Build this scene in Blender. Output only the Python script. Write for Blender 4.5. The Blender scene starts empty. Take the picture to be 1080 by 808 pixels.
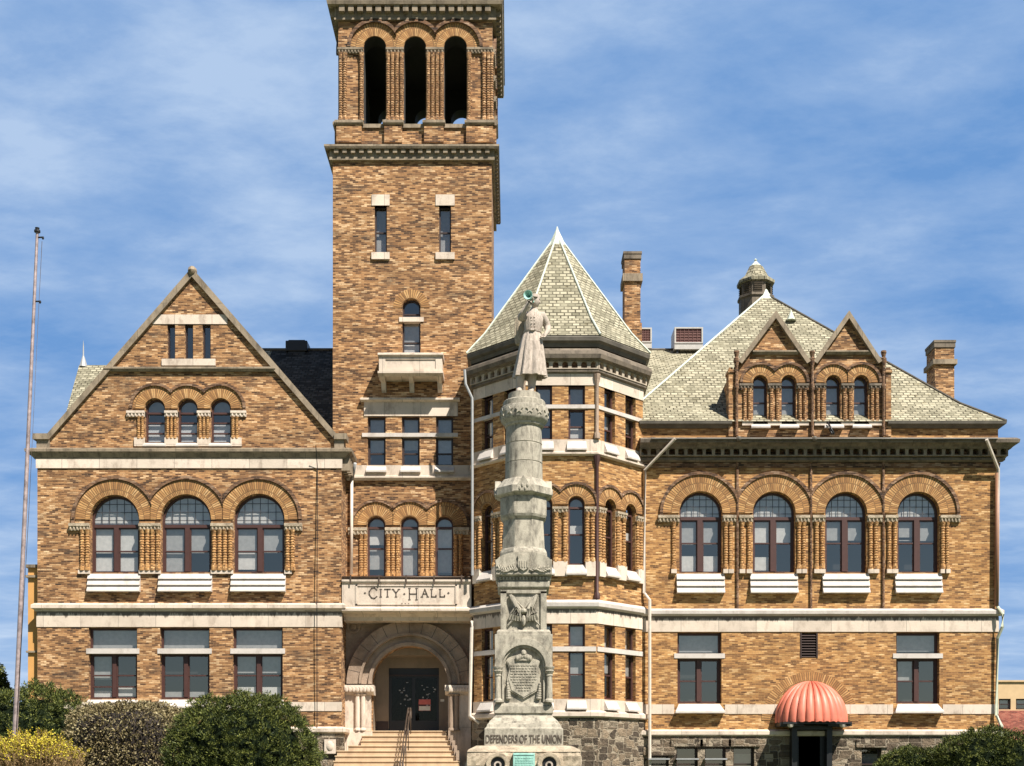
import bpy, bmesh, math, random
from mathutils import Vector, Matrix, noise
from mathutils.geometry import tessellate_polygon
R = math.radians
PI = math.pi
rnd = random.Random(7)
sc = bpy.context.scene
COL = sc.collection
FPX, CX, HOR, CAMZ, CAMY = 1344.0, 540.0, 825.0, 1.6, -56.0
GZ = 1.5                                   # ground level at the building

# ------------------------------------------------------------------ geometry helpers
class Fr:
    """a vertical plane: u runs along it, z up, n outward"""
    def __init__(s, o, u, n, d=None):
        s.o = Vector(o); s.u = Vector(u).normalized(); s.n = Vector(n).normalized()
        s.d = d
    def P(s, u, z, n=0.0):
        v = s.o + s.u*u + s.n*n
        return Vector((v.x, v.y, z))
    def U(s, px): return (px-CX)*s.d/FPX
    def Z(s, py): return CAMZ + (HOR-py)*s.d/FPX
    def M(s, px): return px*s.d/FPX

def front(y): return Fr((0, y, 0), (1, 0, 0), (0, -1, 0), y-CAMY)

def fixp(prof, d):
    """profile levels were read off at the wall plane; carry them to each point's own distance"""
    return [(n, CAMZ+(z-CAMZ)*(d-max(n, 0))/d) for n, z in prof]

class MB:
    def __init__(s):
        s.v = []; s.f = []
    def face(s, pts, m=0, uv=None, sm=False):
        i = len(s.v); s.v.extend([Vector(p) for p in pts])
        s.f.append((tuple(range(i, i+len(pts))), m, uv, sm))
    def box(s, F, u0, u1, z0, z1, n0, n1, m=0):
        a = [F.P(u, z, n) for n in (n0, n1) for z in (z0, z1) for u in (u0, u1)]
        for q in ((0,1,3,2), (4,6,7,5), (0,4,5,1), (2,3,7,6), (0,2,6,4), (1,5,7,3)):
            s.face([a[k] for k in q], m)
    def prism(s, F, poly, n0, n1, m=0, mside=None):
        s.wall(F, poly, [], n0, n1, m, mside)
    def wall(s, F, outer, holes, n0, n1, m=0, mside=None, mback=None):
        """plate between n0 (back) and n1 (front) with holes and their reveals"""
        if mside is None: mside = m
        loops = [outer] + holes
        flat = [p for l in loops for p in l]
        tris = tessellate_polygon([[Vector((p[0], p[1], 0)) for p in l] for l in loops])
        for t in tris:
            s.face([F.P(*flat[k], n1) for k in t], m)
            s.face([F.P(*flat[k], n0) for k in t], m if mback is None else mback)
        for l in loops:
            for k in range(len(l)):
                a, b = l[k], l[(k+1) % len(l)]
                s.face([F.P(*a, n0), F.P(*b, n0), F.P(*b, n1), F.P(*a, n1)], mside)
    def run(s, F, u0, u1, prof, k0=0.0, k1=0.0, m=0, caps=True):
        """moulding: profile [(n,z)...] closed, swept along u; k0/k1 mitre factors"""
        n = len(prof)
        A = [F.P(u0-k0*p[0], p[1], p[0]) for p in prof]
        B = [F.P(u1+k1*p[0], p[1], p[0]) for p in prof]
        for i in range(n):
            j = (i+1) % n
            s.face([A[i], B[i], B[j], A[j]], m)
        if caps:
            tr = tessellate_polygon([[Vector((p[0], p[1], 0)) for p in prof]])
            for t in tr:
                s.face([A[k] for k in t], m); s.face([B[k] for k in t], m)
    def ring(s, F, uc, zc, r0, r1, n0, n1, hl=9e9, hr=9e9, seg=26, m=0, a0=0.0, a1=PI, uvs=True):
        """half annulus clipped to uc-hl .. uc+hr"""
        def ro(a):
            c = math.cos(a); h = hr if c > 0 else hl
            return min(r1, h/max(abs(c), 1e-6))
        P = lambda a, r, n: F.P(uc+r*math.cos(a), zc+r*math.sin(a), n)
        for i in range(seg):
            a = a0+(a1-a0)*i/seg; b = a0+(a1-a0)*(i+1)/seg
            ra, rb = ro(a), ro(b)
            if ra <= r0+1e-4 and rb <= r0+1e-4: continue
            ra = max(ra, r0+1e-3); rb = max(rb, r0+1e-3)
            rm = (r0+r1)/2
            uv = [(a*rm, r0), (b*rm, r0), (b*rm, rb), (a*rm, ra)] if uvs else None
            s.face([P(a, r0, n1), P(b, r0, n1), P(b, rb, n1), P(a, ra, n1)], m, uv)
            s.face([P(a, r0, n0), P(b, r0, n0), P(b, r0, n1), P(a, r0, n1)], m, [(a*rm,0),(b*rm,0),(b*rm,.2),(a*rm,.2)] if uvs else None)
            s.face([P(a, ra, n0), P(b, rb, n0), P(b, rb, n1), P(a, ra, n1)], m, [(a*rm,0),(b*rm,0),(b*rm,.2),(a*rm,.2)] if uvs else None)
    def lathe(s, x, y, prof, seg=12, m=0, sm=True, rot=0.0, cap=True, sx=1.0, sy=1.0):
        def P(r, z, k):
            a = rot+2*PI*k/seg
            return Vector((x+sx*r*math.cos(a), y+sy*r*math.sin(a), z))
        for (r0, z0), (r1, z1) in zip(prof, prof[1:]):
            for k in range(seg):
                if r0 < 1e-5: s.face([P(0, z0, 0), P(r1, z1, k+1), P(r1, z1, k)], m, None, sm)
                elif r1 < 1e-5: s.face([P(r0, z0, k), P(r0, z0, k+1), P(0, z1, 0)], m, None, sm)
                else: s.face([P(r0, z0, k), P(r0, z0, k+1), P(r1, z1, k+1), P(r1, z1, k)], m, None, sm)
        if cap:
            for r, z in (prof[0], prof[-1]):
                if r > 1e-5: s.face([P(r, z, k) for k in range(seg)], m)
    def tube(s, pts, r, seg=8, m=0, sm=True, r1=None):
        pts = [Vector(p) for p in pts]; rings = []
        for i, p in enumerate(pts):
            d = (pts[min(i+1, len(pts)-1)]-pts[max(i-1, 0)]).normalized()
            a = d.cross(Vector((0, 0, 1)))
            if a.length < .05: a = d.cross(Vector((1, 0, 0)))
            a.normalize(); b = d.cross(a)
            rr = r if r1 is None else r+(r1-r)*i/(len(pts)-1)
            rings.append([p+a*rr*math.cos(2*PI*k/seg)+b*rr*math.sin(2*PI*k/seg) for k in range(seg)])
        for A, B in zip(rings, rings[1:]):
            for k in range(seg):
                s.face([A[k], A[(k+1) % seg], B[(k+1) % seg], B[k]], m, None, sm)
        s.face(rings[0], m); s.face(rings[-1], m)
    def ell(s, c, rx, ry, rz, seg=8, rings=5, m=0):
        c = Vector(c)
        P = lambda i, k: c+Vector((rx*math.sin(PI*i/rings)*math.cos(2*PI*k/seg), ry*math.sin(PI*i/rings)*math.sin(2*PI*k/seg), rz*math.cos(PI*i/rings)))
        for i in range(rings):
            for k in range(seg):
                q = [P(i, k), P(i+1, k), P(i+1, k+1), P(i, k+1)]
                if i == 0: q = [q[0], q[1], q[2]]
                elif i == rings-1: q = [q[0], q[1], q[3]]
                s.face(q, m, None, True)
    def build(s, name, mats, parent=None, bevel=0, merge=True, subsurf=0):
        if not isinstance(mats, (list, tuple)): mats = [mats]
        off = wloc(parent) if parent else Vector((0, 0, 0))
        own = Vector((0, 0, 0))
        if parent is None and s.v:
            own = Vector(((min(v.x for v in s.v)+max(v.x for v in s.v))/2, (min(v.y for v in s.v)+max(v.y for v in s.v))/2, min(v.z for v in s.v)))
        me = bpy.data.meshes.new(name)
        bm = bmesh.new(); uvl = bm.loops.layers.uv.new('UVMap'); tg = bm.faces.layers.int.new('cu')
        vs = [bm.verts.new(v) for v in s.v]
        for idx, m, uv, sm in s.f:
            try: f = bm.faces.new([vs[k] for k in idx])
            except ValueError: continue
            f.material_index = m; f.smooth = sm
            if uv:
                f[tg] = 1
                for l, c in zip(f.loops, uv): l[uvl].uv = c
        if merge:
            bmesh.ops.remove_doubles(bm, verts=bm.verts, dist=1e-4)
            bmesh.ops.recalc_face_normals(bm, faces=bm.faces)
            for e in bm.edges:
                if len(e.link_faces) == 2 and e.calc_face_angle(0) > R(32): e.smooth = False
        for f in bm.faces:
            if f[tg]: continue
            f.normal_update(); n = f.normal
            if abs(n.z) > .995:
                for l in f.loops: l[uvl].uv = (l.vert.co.x, l.vert.co.y)
            else:
                t = Vector((-n.y, n.x, 0)).normalized(); b = n.cross(t)
                for l in f.loops: l[uvl].uv = (l.vert.co.dot(t), l.vert.co.dot(b))
        bmesh.ops.translate(bm, verts=bm.verts, vec=-(off+own))
        bm.faces.layers.int.remove(tg)
        bm.to_mesh(me); bm.free()
        for m in mats: me.materials.append(m)
        o = bpy.data.objects.new(name, me); COL.objects.link(o)
        if parent: o.parent = parent
        else: o.location = own
        if bevel:
            b = o.modifiers.new('bevel', 'BEVEL'); b.width = bevel; b.segments = 2; b.limit_method = 'ANGLE'; b.angle_limit = R(40)
        return o

def wloc(o):
    v = Vector((0, 0, 0))
    while o: v = v+o.location; o = o.parent
    return v

def thing(name, label, cat, loc, group=None):
    o = bpy.data.objects.new(name, None); COL.objects.link(o); o.location = loc
    o.empty_display_size = .3
    return tag(o, label, cat, group)
def tag(o, label=None, cat=None, group=None, kind=None):
    if label: o['label'] = label
    if cat: o['category'] = cat
    if group: o['group'] = group
    if kind: o['kind'] = kind
    return o

def archpoly(u0, u1, z0, zs, seg=20):
    """opening with a round head: springing at zs"""
    uc = (u0+u1)/2; r = (u1-u0)/2
    return [(u0, z0), (u1, z0)] + [(uc+r*math.cos(PI*k/seg), zs+r*math.sin(PI*k/seg)) for k in range(seg+1)]
def rect(u0, u1, z0, z1): return [(u0, z0), (u1, z0), (u1, z1), (u0, z1)]

# ------------------------------------------------------------------ materials
def newmat(name):
    m = bpy.data.materials.new(name); m.use_nodes = True
    nt = m.node_tree; b = nt.nodes['Principled BSDF']
    return m, nt, b
def N(nt, t, **kw):
    n = nt.nodes.new(t)
    for k, v in kw.items(): setattr(n, k, v)
    return n
def ramp(nt, fac, stops):
    r = N(nt, 'ShaderNodeValToRGB'); cr = r.color_ramp
    while len(cr.elements) > 2: cr.elements.remove(cr.elements[-1])
    for i, (p, c) in enumerate(stops):
        e = cr.elements[i] if i < 2 else cr.elements.new(p)
        e.position = p; e.color = (*c, 1) if len(c) == 3 else c
    nt.links.new(fac, r.inputs[0]); return r.outputs[0]
def mix(nt, a, b, fac, mode='MIX'):
    n = N(nt, 'ShaderNodeMix', data_type='RGBA', blend_type=mode)
    for i, v in ((0, fac), (6, a), (7, b)):
        if hasattr(v, 'links') or isinstance(v, bpy.types.NodeSocket): nt.links.new(v, n.inputs[i])
        elif i == 0: n.inputs[0].default_value = v
        else: n.inputs[i].default_value = (*v, 1)
    return n.outputs[2]
def mth(nt, op, a, b=0.0):
    n = N(nt, 'ShaderNodeMath', operation=op)
    for i, v in ((0, a), (1, b)):
        if isinstance(v, bpy.types.NodeSocket): nt.links.new(v, n.inputs[i])
        else: n.inputs[i].default_value = v
    return n.outputs[0]
def uvmap(nt, sx=1, sy=1, ox=0, oy=0):
    c = N(nt, 'ShaderNodeTexCoord'); mp = N(nt, 'ShaderNodeMapping')
    mp.inputs['Scale'].default_value = (sx, sy, 1); mp.inputs['Location'].default_value = (ox, oy, 0)
    nt.links.new(c.outputs['UV'], mp.inputs[0]); return mp.outputs[0]
def objco(nt, s=(1, 1, 1)):
    c = N(nt, 'ShaderNodeTexCoord'); mp = N(nt, 'ShaderNodeMapping'); mp.inputs['Scale'].default_value = s
    nt.links.new(c.outputs['Object'], mp.inputs[0]); return mp.outputs[0]
def noi(nt, vec, scale, detail=4, rough=.6):
    n = N(nt, 'ShaderNodeTexNoise'); n.inputs['Scale'].default_value = scale; n.inputs['Detail'].default_value = detail; n.inputs['Roughness'].default_value = rough
    nt.links.new(vec, n.inputs['Vector']); return n.outputs[0]
def brk(nt, vec, bw, rh, ms, off=.5, smooth=.1):
    b = N(nt, 'ShaderNodeTexBrick'); b.offset = off
    b.inputs['Scale'].default_value = 1; b.inputs['Brick Width'].default_value = bw; b.inputs['Row Height'].default_value = rh
    b.inputs['Mortar Size'].default_value = ms; b.inputs['Mortar Smooth'].default_value = smooth
    b.inputs['Color1'].default_value = (0, 0, 0, 1); b.inputs['Color2'].default_value = (1, 1, 1, 1); b.inputs['Mortar'].default_value = (.5, .5, .5, 1)
    nt.links.new(vec, b.inputs['Vector']); return b.outputs['Color'], b.outputs['Fac']
def bump(nt, b, h, st, dist=.02):
    n = N(nt, 'ShaderNodeBump'); n.inputs['Strength'].default_value = st; n.inputs['Distance'].default_value = dist
    nt.links.new(h, n.inputs['Height']); nt.links.new(n.outputs[0], b.inputs['Normal'])
def setcol(nt, b, c):
    if isinstance(c, bpy.types.NodeSocket): nt.links.new(c, b.inputs['Base Color'])
    else: b.inputs['Base Color'].default_value = (*c, 1)

def brick_mat(name, stops, mortar, bw=.25, rh=.070, ms=.008, nsc=(2.4, 9), stain=(.72, 1.12), mort=.55, soot=0.0, wt=(.44, .14, .42), off=0.0):
    m, nt, b = newmat(name)
    v = uvmap(nt)
    c1, f1 = brk(nt, v, bw, rh, ms)
    c2, f2 = brk(nt, uvmap(nt, ox=.13, oy=.03), bw*2.3, rh*2, 0)
    n1 = noi(nt, uvmap(nt, *nsc), 1.0, 6, .72)
    r = mth(nt, 'ADD', mth(nt, 'MULTIPLY', c1, wt[0]), mth(nt, 'MULTIPLY', c2, wt[1]))
    r = mth(nt, 'ADD', r, mth(nt, 'MULTIPLY', n1, wt[2]))
    if off: r = mth(nt, 'ADD', r, off)
    col = ramp(nt, r, stops)
    col = mix(nt, col, mortar, mth(nt, 'MULTIPLY', f1, mort))
    st = ramp(nt, noi(nt, uvmap(nt, .7, 2.2), .6, 5, .6), [(.3, (stain[0],)*3), (.62, (stain[1],)*3)])
    col = mix(nt, col, st, 1.0, 'MULTIPLY')
    if soot:
        sf = ramp(nt, noi(nt, uvmap(nt, .55, 1.5, 3.7, 8.1), 1.0, 8, .68), [(.54, (0, 0, 0)), (.66, (1, 1, 1))])
        col = mix(nt, col, (.07, .045, .03), mth(nt, 'MULTIPLY', sf, soot))
    setcol(nt, b, col); b.inputs['Roughness'].default_value = .9
    h = mth(nt, 'SUBTRACT', mth(nt, 'ADD', mth(nt, 'MULTIPLY', c1, .6), n1), mth(nt, 'MULTIPLY', f1, 1.0))
    bump(nt, b, h, .7, .025)
    return m
BR_ST = [(.22, (.035, .016, .009)), (.36, (.14, .064, .026)), (.49, (.33, .163, .064)), (.62, (.46, .256, .112)), (.80, (.72, .51, .30))]
BR_EV = [(.22, (.08, .036, .015)), (.36, (.22, .104, .038)), (.50, (.39, .194, .067)), (.63, (.50, .276, .104)), (.79, (.69, .46, .24))]
def shift(st, k, g=1.0, bl=1.0): return [(p, (c[0]*k, c[1]*k*g, c[2]*k*bl)) for p, c in st]
M = {}
M['brick'] = brick_mat('buff_brick', shift(BR_EV, 1.02, .97, .92), (.38, .24, .11), soot=.35)
M['brick_old'] = brick_mat('weathered_buff_brick', shift(BR_ST, 1.0, .97, .95), (.30, .2, .11), stain=(.62, 1.12), soot=.62)
M['brick_dark'] = brick_mat('dark_and_shade_brick', shift(BR_ST, .5, .95, 1.1), (.2, .15, .1))  # dark trim brick, also the painted shade behind corbel holes
M['voussoir'] = brick_mat('radial_brick', shift(BR_EV, 1.0), (.13, .07, .03), bw=.088, rh=.42, ms=.016, nsc=(12, 3), mort=.8, wt=(.30, .0, .36), off=.21, soot=.3)
M['brick_red'] = brick_mat('red_brick', [(.2, (.16, .04, .028)), (.5, (.36, .09, .06)), (.8, (.48, .17, .11))], (.4, .3, .25), bw=.25, rh=.09)

def stone_mat(name, c, dirt, dirtamt=.5, joints=None, bumpst=.25, vert=True, sc_=1.0, lo=.44, hi=.68):
    m, nt, b = newmat(name)
    n0 = noi(nt, objco(nt), 1.2*sc_, 6, .65)
    base = ramp(nt, n0, [(.3, tuple(x*.86 for x in c)), (.7, tuple(min(.86, x*1.06) for x in c))])
    s = noi(nt, uvmap(nt, 2.0, .85) if vert else uvmap(nt, 1, 1), 1.0*sc_, 7, .7)
    f = ramp(nt, s, [(lo, (0, 0, 0)), (hi, (1, 1, 1))])
    fm = mth(nt, 'MULTIPLY', f, dirtamt)
    col = mix(nt, base, dirt, fm)
    if joints:
        jc, jf = brk(nt, uvmap(nt), joints[0], joints[1], .012, .5, 0)
        col = mix(nt, col, tuple(x*.35 for x in c), mth(nt, 'MULTIPLY', jf, .7))
        col = mix(nt, col, ramp(nt, jc, [(0, (.86,)*3), (1, (1.06,)*3)]), 1.0, 'MULTIPLY')
    setcol(nt, b, col); b.inputs['Roughness'].default_value = .85
    bump(nt, b, noi(nt, objco(nt), 14*sc_, 5, .7), bumpst, .03)
    return m
M['stone'] = stone_mat('pale_limestone', (.66, .545, .44), (.20, .14, .10), .5, (1.6, 4), lo=.5, hi=.64)
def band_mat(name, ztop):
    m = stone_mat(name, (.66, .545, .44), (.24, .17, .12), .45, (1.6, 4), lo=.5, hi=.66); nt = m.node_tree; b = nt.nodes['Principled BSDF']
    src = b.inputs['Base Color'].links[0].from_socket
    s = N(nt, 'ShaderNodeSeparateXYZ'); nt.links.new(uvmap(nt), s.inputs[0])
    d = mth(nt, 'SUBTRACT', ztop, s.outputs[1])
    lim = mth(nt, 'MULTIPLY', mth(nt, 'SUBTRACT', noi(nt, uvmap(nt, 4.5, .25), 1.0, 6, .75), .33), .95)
    f = ramp(nt, mth(nt, 'SUBTRACT', lim, d), [(.0, (0, 0, 0)), (.06, (1, 1, 1))])  # drip stains along the top, doubling as the moulding's shadow line
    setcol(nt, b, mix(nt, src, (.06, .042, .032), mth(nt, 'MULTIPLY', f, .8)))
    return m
M['sill'] = stone_mat('white_sill_stone', (.56, .50, .45), (.26, .21, .17), .45, lo=.5, hi=.66)
M['stone_dirty'] = stone_mat('soiled_sandstone', (.19, .15, .11), (.03, .023, .017), .85, (1.3, 3))
M['coping'] = stone_mat('coping_stone', (.31, .24, .165), (.06, .045, .03), .85, (1.1, 2))
M['corbel'] = stone_mat('soiled_corbel_stone', (.46, .38, .29), (.12, .09, .065), .6, None)
M['brownstone'] = stone_mat('brown_sandstone', (.35, .255, .185), (.10, .065, .042), .65, None, .8, False)
M['carved'] = stone_mat('carved_stone', (.52, .42, .30), (.10, .07, .045), .8, None, .9, False, 3)
M['granite'] = stone_mat('monument_granite', (.42, .375, .295), (.075, .064, .05), .9, None, .4, True, 2.6)
M['granite_light'] = stone_mat('statue_granite', (.50, .415, .345), (.09, .07, .05), .6, None, .4, False, 3.5)
M['steps'] = stone_mat('tan_step_stone', (.54, .39, .245), (.26, .18, .11), .5, None)
M['plaster'] = stone_mat('tan_plaster', (.26, .205, .15), (.14, .11, .08), .4, None)

def rock_mat():
    m, nt, b = newmat('rockface_stone')
    v = uvmap(nt)
    def vor(feat):
        w = N(nt, 'ShaderNodeTexVoronoi', feature=feat, distance='CHEBYCHEV'); w.inputs['Scale'].default_value = 1; w.inputs['Randomness'].default_value = .72
        nt.links.new(uvmap(nt, 2.0, 3.1), w.inputs['Vector']); return w
    v1, v2 = vor('F1'), vor('F2')
    ed = mth(nt, 'SUBTRACT', v2.outputs['Distance'], v1.outputs['Distance'])
    n = noi(nt, v, 5, 6, .7)
    ed = mth(nt, 'ADD', ed, mth(nt, 'MULTIPLY', mth(nt, 'SUBTRACT', n, .5), .12))
    f1 = ramp(nt, ed, [(.035, (1, 1, 1)), (.085, (0, 0, 0))])
    sx = N(nt, 'ShaderNodeSeparateColor'); nt.links.new(v1.outputs['Color'], sx.inputs[0])
    r = mth(nt, 'ADD', mth(nt, 'MULTIPLY', sx.outputs[0], .5), mth(nt, 'MULTIPLY', n, .6))
    col = ramp(nt, r, [(.25, (.03, .021, .014)), (.5, (.115, .083, .055)), (.75, (.26, .19, .125)), (1, (.44, .35, .25))])
    col = mix(nt, col, (.33, .265, .19), f1)
    setcol(nt, b, col); b.inputs['Roughness'].default_value = .95
    bump(nt, b, mth(nt, 'SUBTRACT', n, mth(nt, 'MULTIPLY', f1, .4)), 1.0, .14)
    return m
M['rock'] = rock_mat()

def slate_mat(name, ca, cb, edge, w=.26, h=.2, edgeamt=.75):
    m, nt, b = newmat(name)
    c1, f1 = brk(nt, uvmap(nt), w, h, .028, .5, .2)
    n = noi(nt, uvmap(nt), .8, 6, .65)
    r = mth(nt, 'ADD', mth(nt, 'MULTIPLY', c1, .45), mth(nt, 'MULTIPLY', n, .6))
    col = ramp(nt, r, [(.2, ca), (.75, cb)])
    brk_ = ramp(nt, noi(nt, uvmap(nt, 1.3, 1.3), 1.0, 4, .7), [(.32, (.25, .25, .25)), (.6, (1, 1, 1))])
    col = mix(nt, col, edge, mth(nt, 'MULTIPLY', mth(nt, 'MULTIPLY', f1, edgeamt), brk_))
    spots = ramp(nt, noi(nt, uvmap(nt), 3.2, 5, .7), [(.57, (1, 1, 1)), (.68, (.5, .44, .33))])
    col = mix(nt, col, spots, 1.0, 'MULTIPLY')
    setcol(nt, b, col); b.inputs['Roughness'].default_value = .9; b.inputs['Specular IOR Level'].default_value = .15
    bump(nt, b, mth(nt, 'SUBTRACT', c1, f1), .7, .04)
    return m
M['slate'] = slate_mat('pale_green_slate', (.16, .146, .098), (.41, .372, .268), (.05, .042, .028), .31, .2, .95)
M['slate_dark'] = slate_mat('dark_slate', (.013, .0125, .012), (.10, .095, .088), (.005, .005, .005), .3, .22)
def plain(name, c, rough=.6, metal=0.0, var=.12, scale=6):
    m, nt, b = newmat(name)
    n = noi(nt, objco(nt), scale, 5, .6)
    col = ramp(nt, n, [(.3, tuple(x*(1-var) for x in c)), (.7, tuple(min(.9, x*(1+var)) for x in c))])
    setcol(nt, b, col); b.inputs['Roughness'].default_value = rough; b.inputs['Metallic'].default_value = metal
    bump(nt, b, n, .08, .01)
    return m
M['frame'] = plain('maroon_window_paint', (.062, .025, .020), .5)
M['frame_dark'] = plain('dark_brown_paint', (.035, .018, .014), .5)
M['lead'] = plain('lead_came', (.045, .045, .05), .5)
M['copper'] = plain('weathered_flashing', (.52, .56, .47), .6, 0, .2)
M['white_paint'] = plain('white_paint', (.58, .50, .42), .5)
M['pipe_grey'] = plain('grey_downspout', (.30, .30, .30), .5)
M['pipe_brown'] = plain('brown_downspout', (.26, .13, .075), .55)
M['pipe_green'] = plain('pale_green_downspout', (.50, .52, .40), .55)
M['gutter'] = plain('dark_gutter', (.10, .085, .065), .6, 0, .4, 2)
M['black'] = plain('black_metal_and_hollow_shade', (.012, .012, .013), .45)
M['inner_shade'] = plain('painted_inner_shade', (.03, .028, .026), .9)  # near black, stands in for the shade of unlit insides
M['blind'] = plain('white_blind', (.72, .70, .66), .8)
M['blind_grey'] = plain('grey_shade', (.42, .415, .40), .8)
M['lace'] = plain('lace_curtain', (.70, .70, .70), .9, 0, .3, 30)
M['lobby'] = plain('lobby_wall_paint', (.62, .5, .28), .8)
M['hvac'] = plain('hvac_casing', (.45, .43, .40), .5)
M['hvac_fin'] = plain('hvac_grille', (.12, .045, .035), .6)
M['verdigris'] = plain('verdigris_bronze', (.28, .50, .43), .6, 0, .25, 9)
M['rail'] = plain('bronze_rail', (.075, .05, .035), .5, .2)
M['canvas'] = plain('salmon_awning', (.58, .165, .105), .5, 0, .2, 1.4)
M['steel'] = plain('flagpole_steel', (.36, .28, .27), .5, .3, .45, 5)
M['red_paper'] = plain('red_notice', (.6, .14, .12), .7)
M['paper'] = plain('paper_notice', (.72, .68, .6), .8)
M['ink'] = plain('dark_lettering', (.09, .07, .055), .9)
M['tan_stucco'] = plain('tan_stucco', (.56, .39, .22), .9, 0, .08, 1.5)
M['orange_stucco'] = plain('orange_render', (.56, .29, .09), .9, 0, .08, 1.5)
M['bell'] = plain('bell_bronze', (.08, .07, .05), .5, .5)

def glass(name, fac, tint=.82):
    m, nt, b = newmat(name); nt.nodes.remove(b)
    out = nt.nodes['Material Output']
    g = N(nt, 'ShaderNodeBsdfGlossy'); g.inputs['Roughness'].default_value = .03; g.inputs['Color'].default_value = (.95, .88, .77, 1)
    t = N(nt, 'ShaderNodeBsdfTransparent'); t.inputs['Color'].default_value = (tint, tint, tint, 1)
    bp = N(nt, 'ShaderNodeBump'); bp.inputs['Strength'].default_value = .04; bp.inputs['Distance'].default_value = .05
    nt.links.new(noi(nt, objco(nt), .7, 1, .4), bp.inputs['Height']); nt.links.new(bp.outputs[0], g.inputs['Normal'])
    mx = N(nt, 'ShaderNodeMixShader'); mx.inputs[0].default_value = fac
    nt.links.new(t.outputs[0], mx.inputs[1]); nt.links.new(g.outputs[0], mx.inputs[2]); nt.links.new(mx.outputs[0], out.inputs[0])
    return m
M['glass'] = glass('window_glass', .23)
M['glass_door'] = glass('dark_door_glass', .025, .5)
M['glass_frost'] = glass('leaded_glass', .24)

def leaf_mat(name, cols, rough=.6, trans=.15):
    m, nt, b = newmat(name)
    g = N(nt, 'ShaderNodeNewGeometry')
    n = noi(nt, objco(nt), 1.3, 3, .6)
    r = mth(nt, 'ADD', mth(nt, 'MULTIPLY', g.outputs['Random Per Island'], .6), mth(nt, 'MULTIPLY', n, .5))
    st = [(.15+.75*i/(len(cols)-1), c) for i, c in enumerate(cols)]
    setcol(nt, b, ramp(nt, r, st)); b.inputs['Roughness'].default_value = rough
    b.inputs['Specular IOR Level'].default_value = .25
    return m
M['yew'] = leaf_mat('yew_foliage', [(.008, .013, .004), (.033, .046, .010), (.085, .10, .020), (.21, .215, .048)])
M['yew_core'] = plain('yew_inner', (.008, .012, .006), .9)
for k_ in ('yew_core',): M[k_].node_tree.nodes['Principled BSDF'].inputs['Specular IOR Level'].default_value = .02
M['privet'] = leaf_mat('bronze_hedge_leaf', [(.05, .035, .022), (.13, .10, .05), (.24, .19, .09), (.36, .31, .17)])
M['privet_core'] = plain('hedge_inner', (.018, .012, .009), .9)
M['forsythia'] = leaf_mat('forsythia_flower', [(.24, .17, .025), (.46, .36, .025), (.62, .54, .06)])
M['twig'] = leaf_mat('dry_twig', [(.10, .055, .03), (.22, .14, .06), (.36, .25, .12)])

def ground_mat():
    m, nt, b = newmat('lawn_ground')
    n = noi(nt, objco(nt), .8, 8, .7)
    setcol(nt, b, ramp(nt, n, [(.3, (.035, .05, .015)), (.55, (.07, .095, .03)), (.75, (.13, .13, .05))])); b.inputs['Roughness'].default_value = .95
    bump(nt, b, noi(nt, objco(nt), 20, 5, .7), .6, .05)
    return m
M['lawn'] = ground_mat()
M['asphalt'] = plain('asphalt', (.05, .05, .052), .9, 0, .25, 8)
M['concrete'] = plain('concrete_pavement', (.38, .36, .33), .9, 0, .12, 2)
# ------------------------------------------------------------------ city hall
HALL = thing('city_hall', 'tan brick city hall with tall bell tower, octagonal corner bay, stone bands and gables', 'city hall', (0, 0, GZ))

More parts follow.
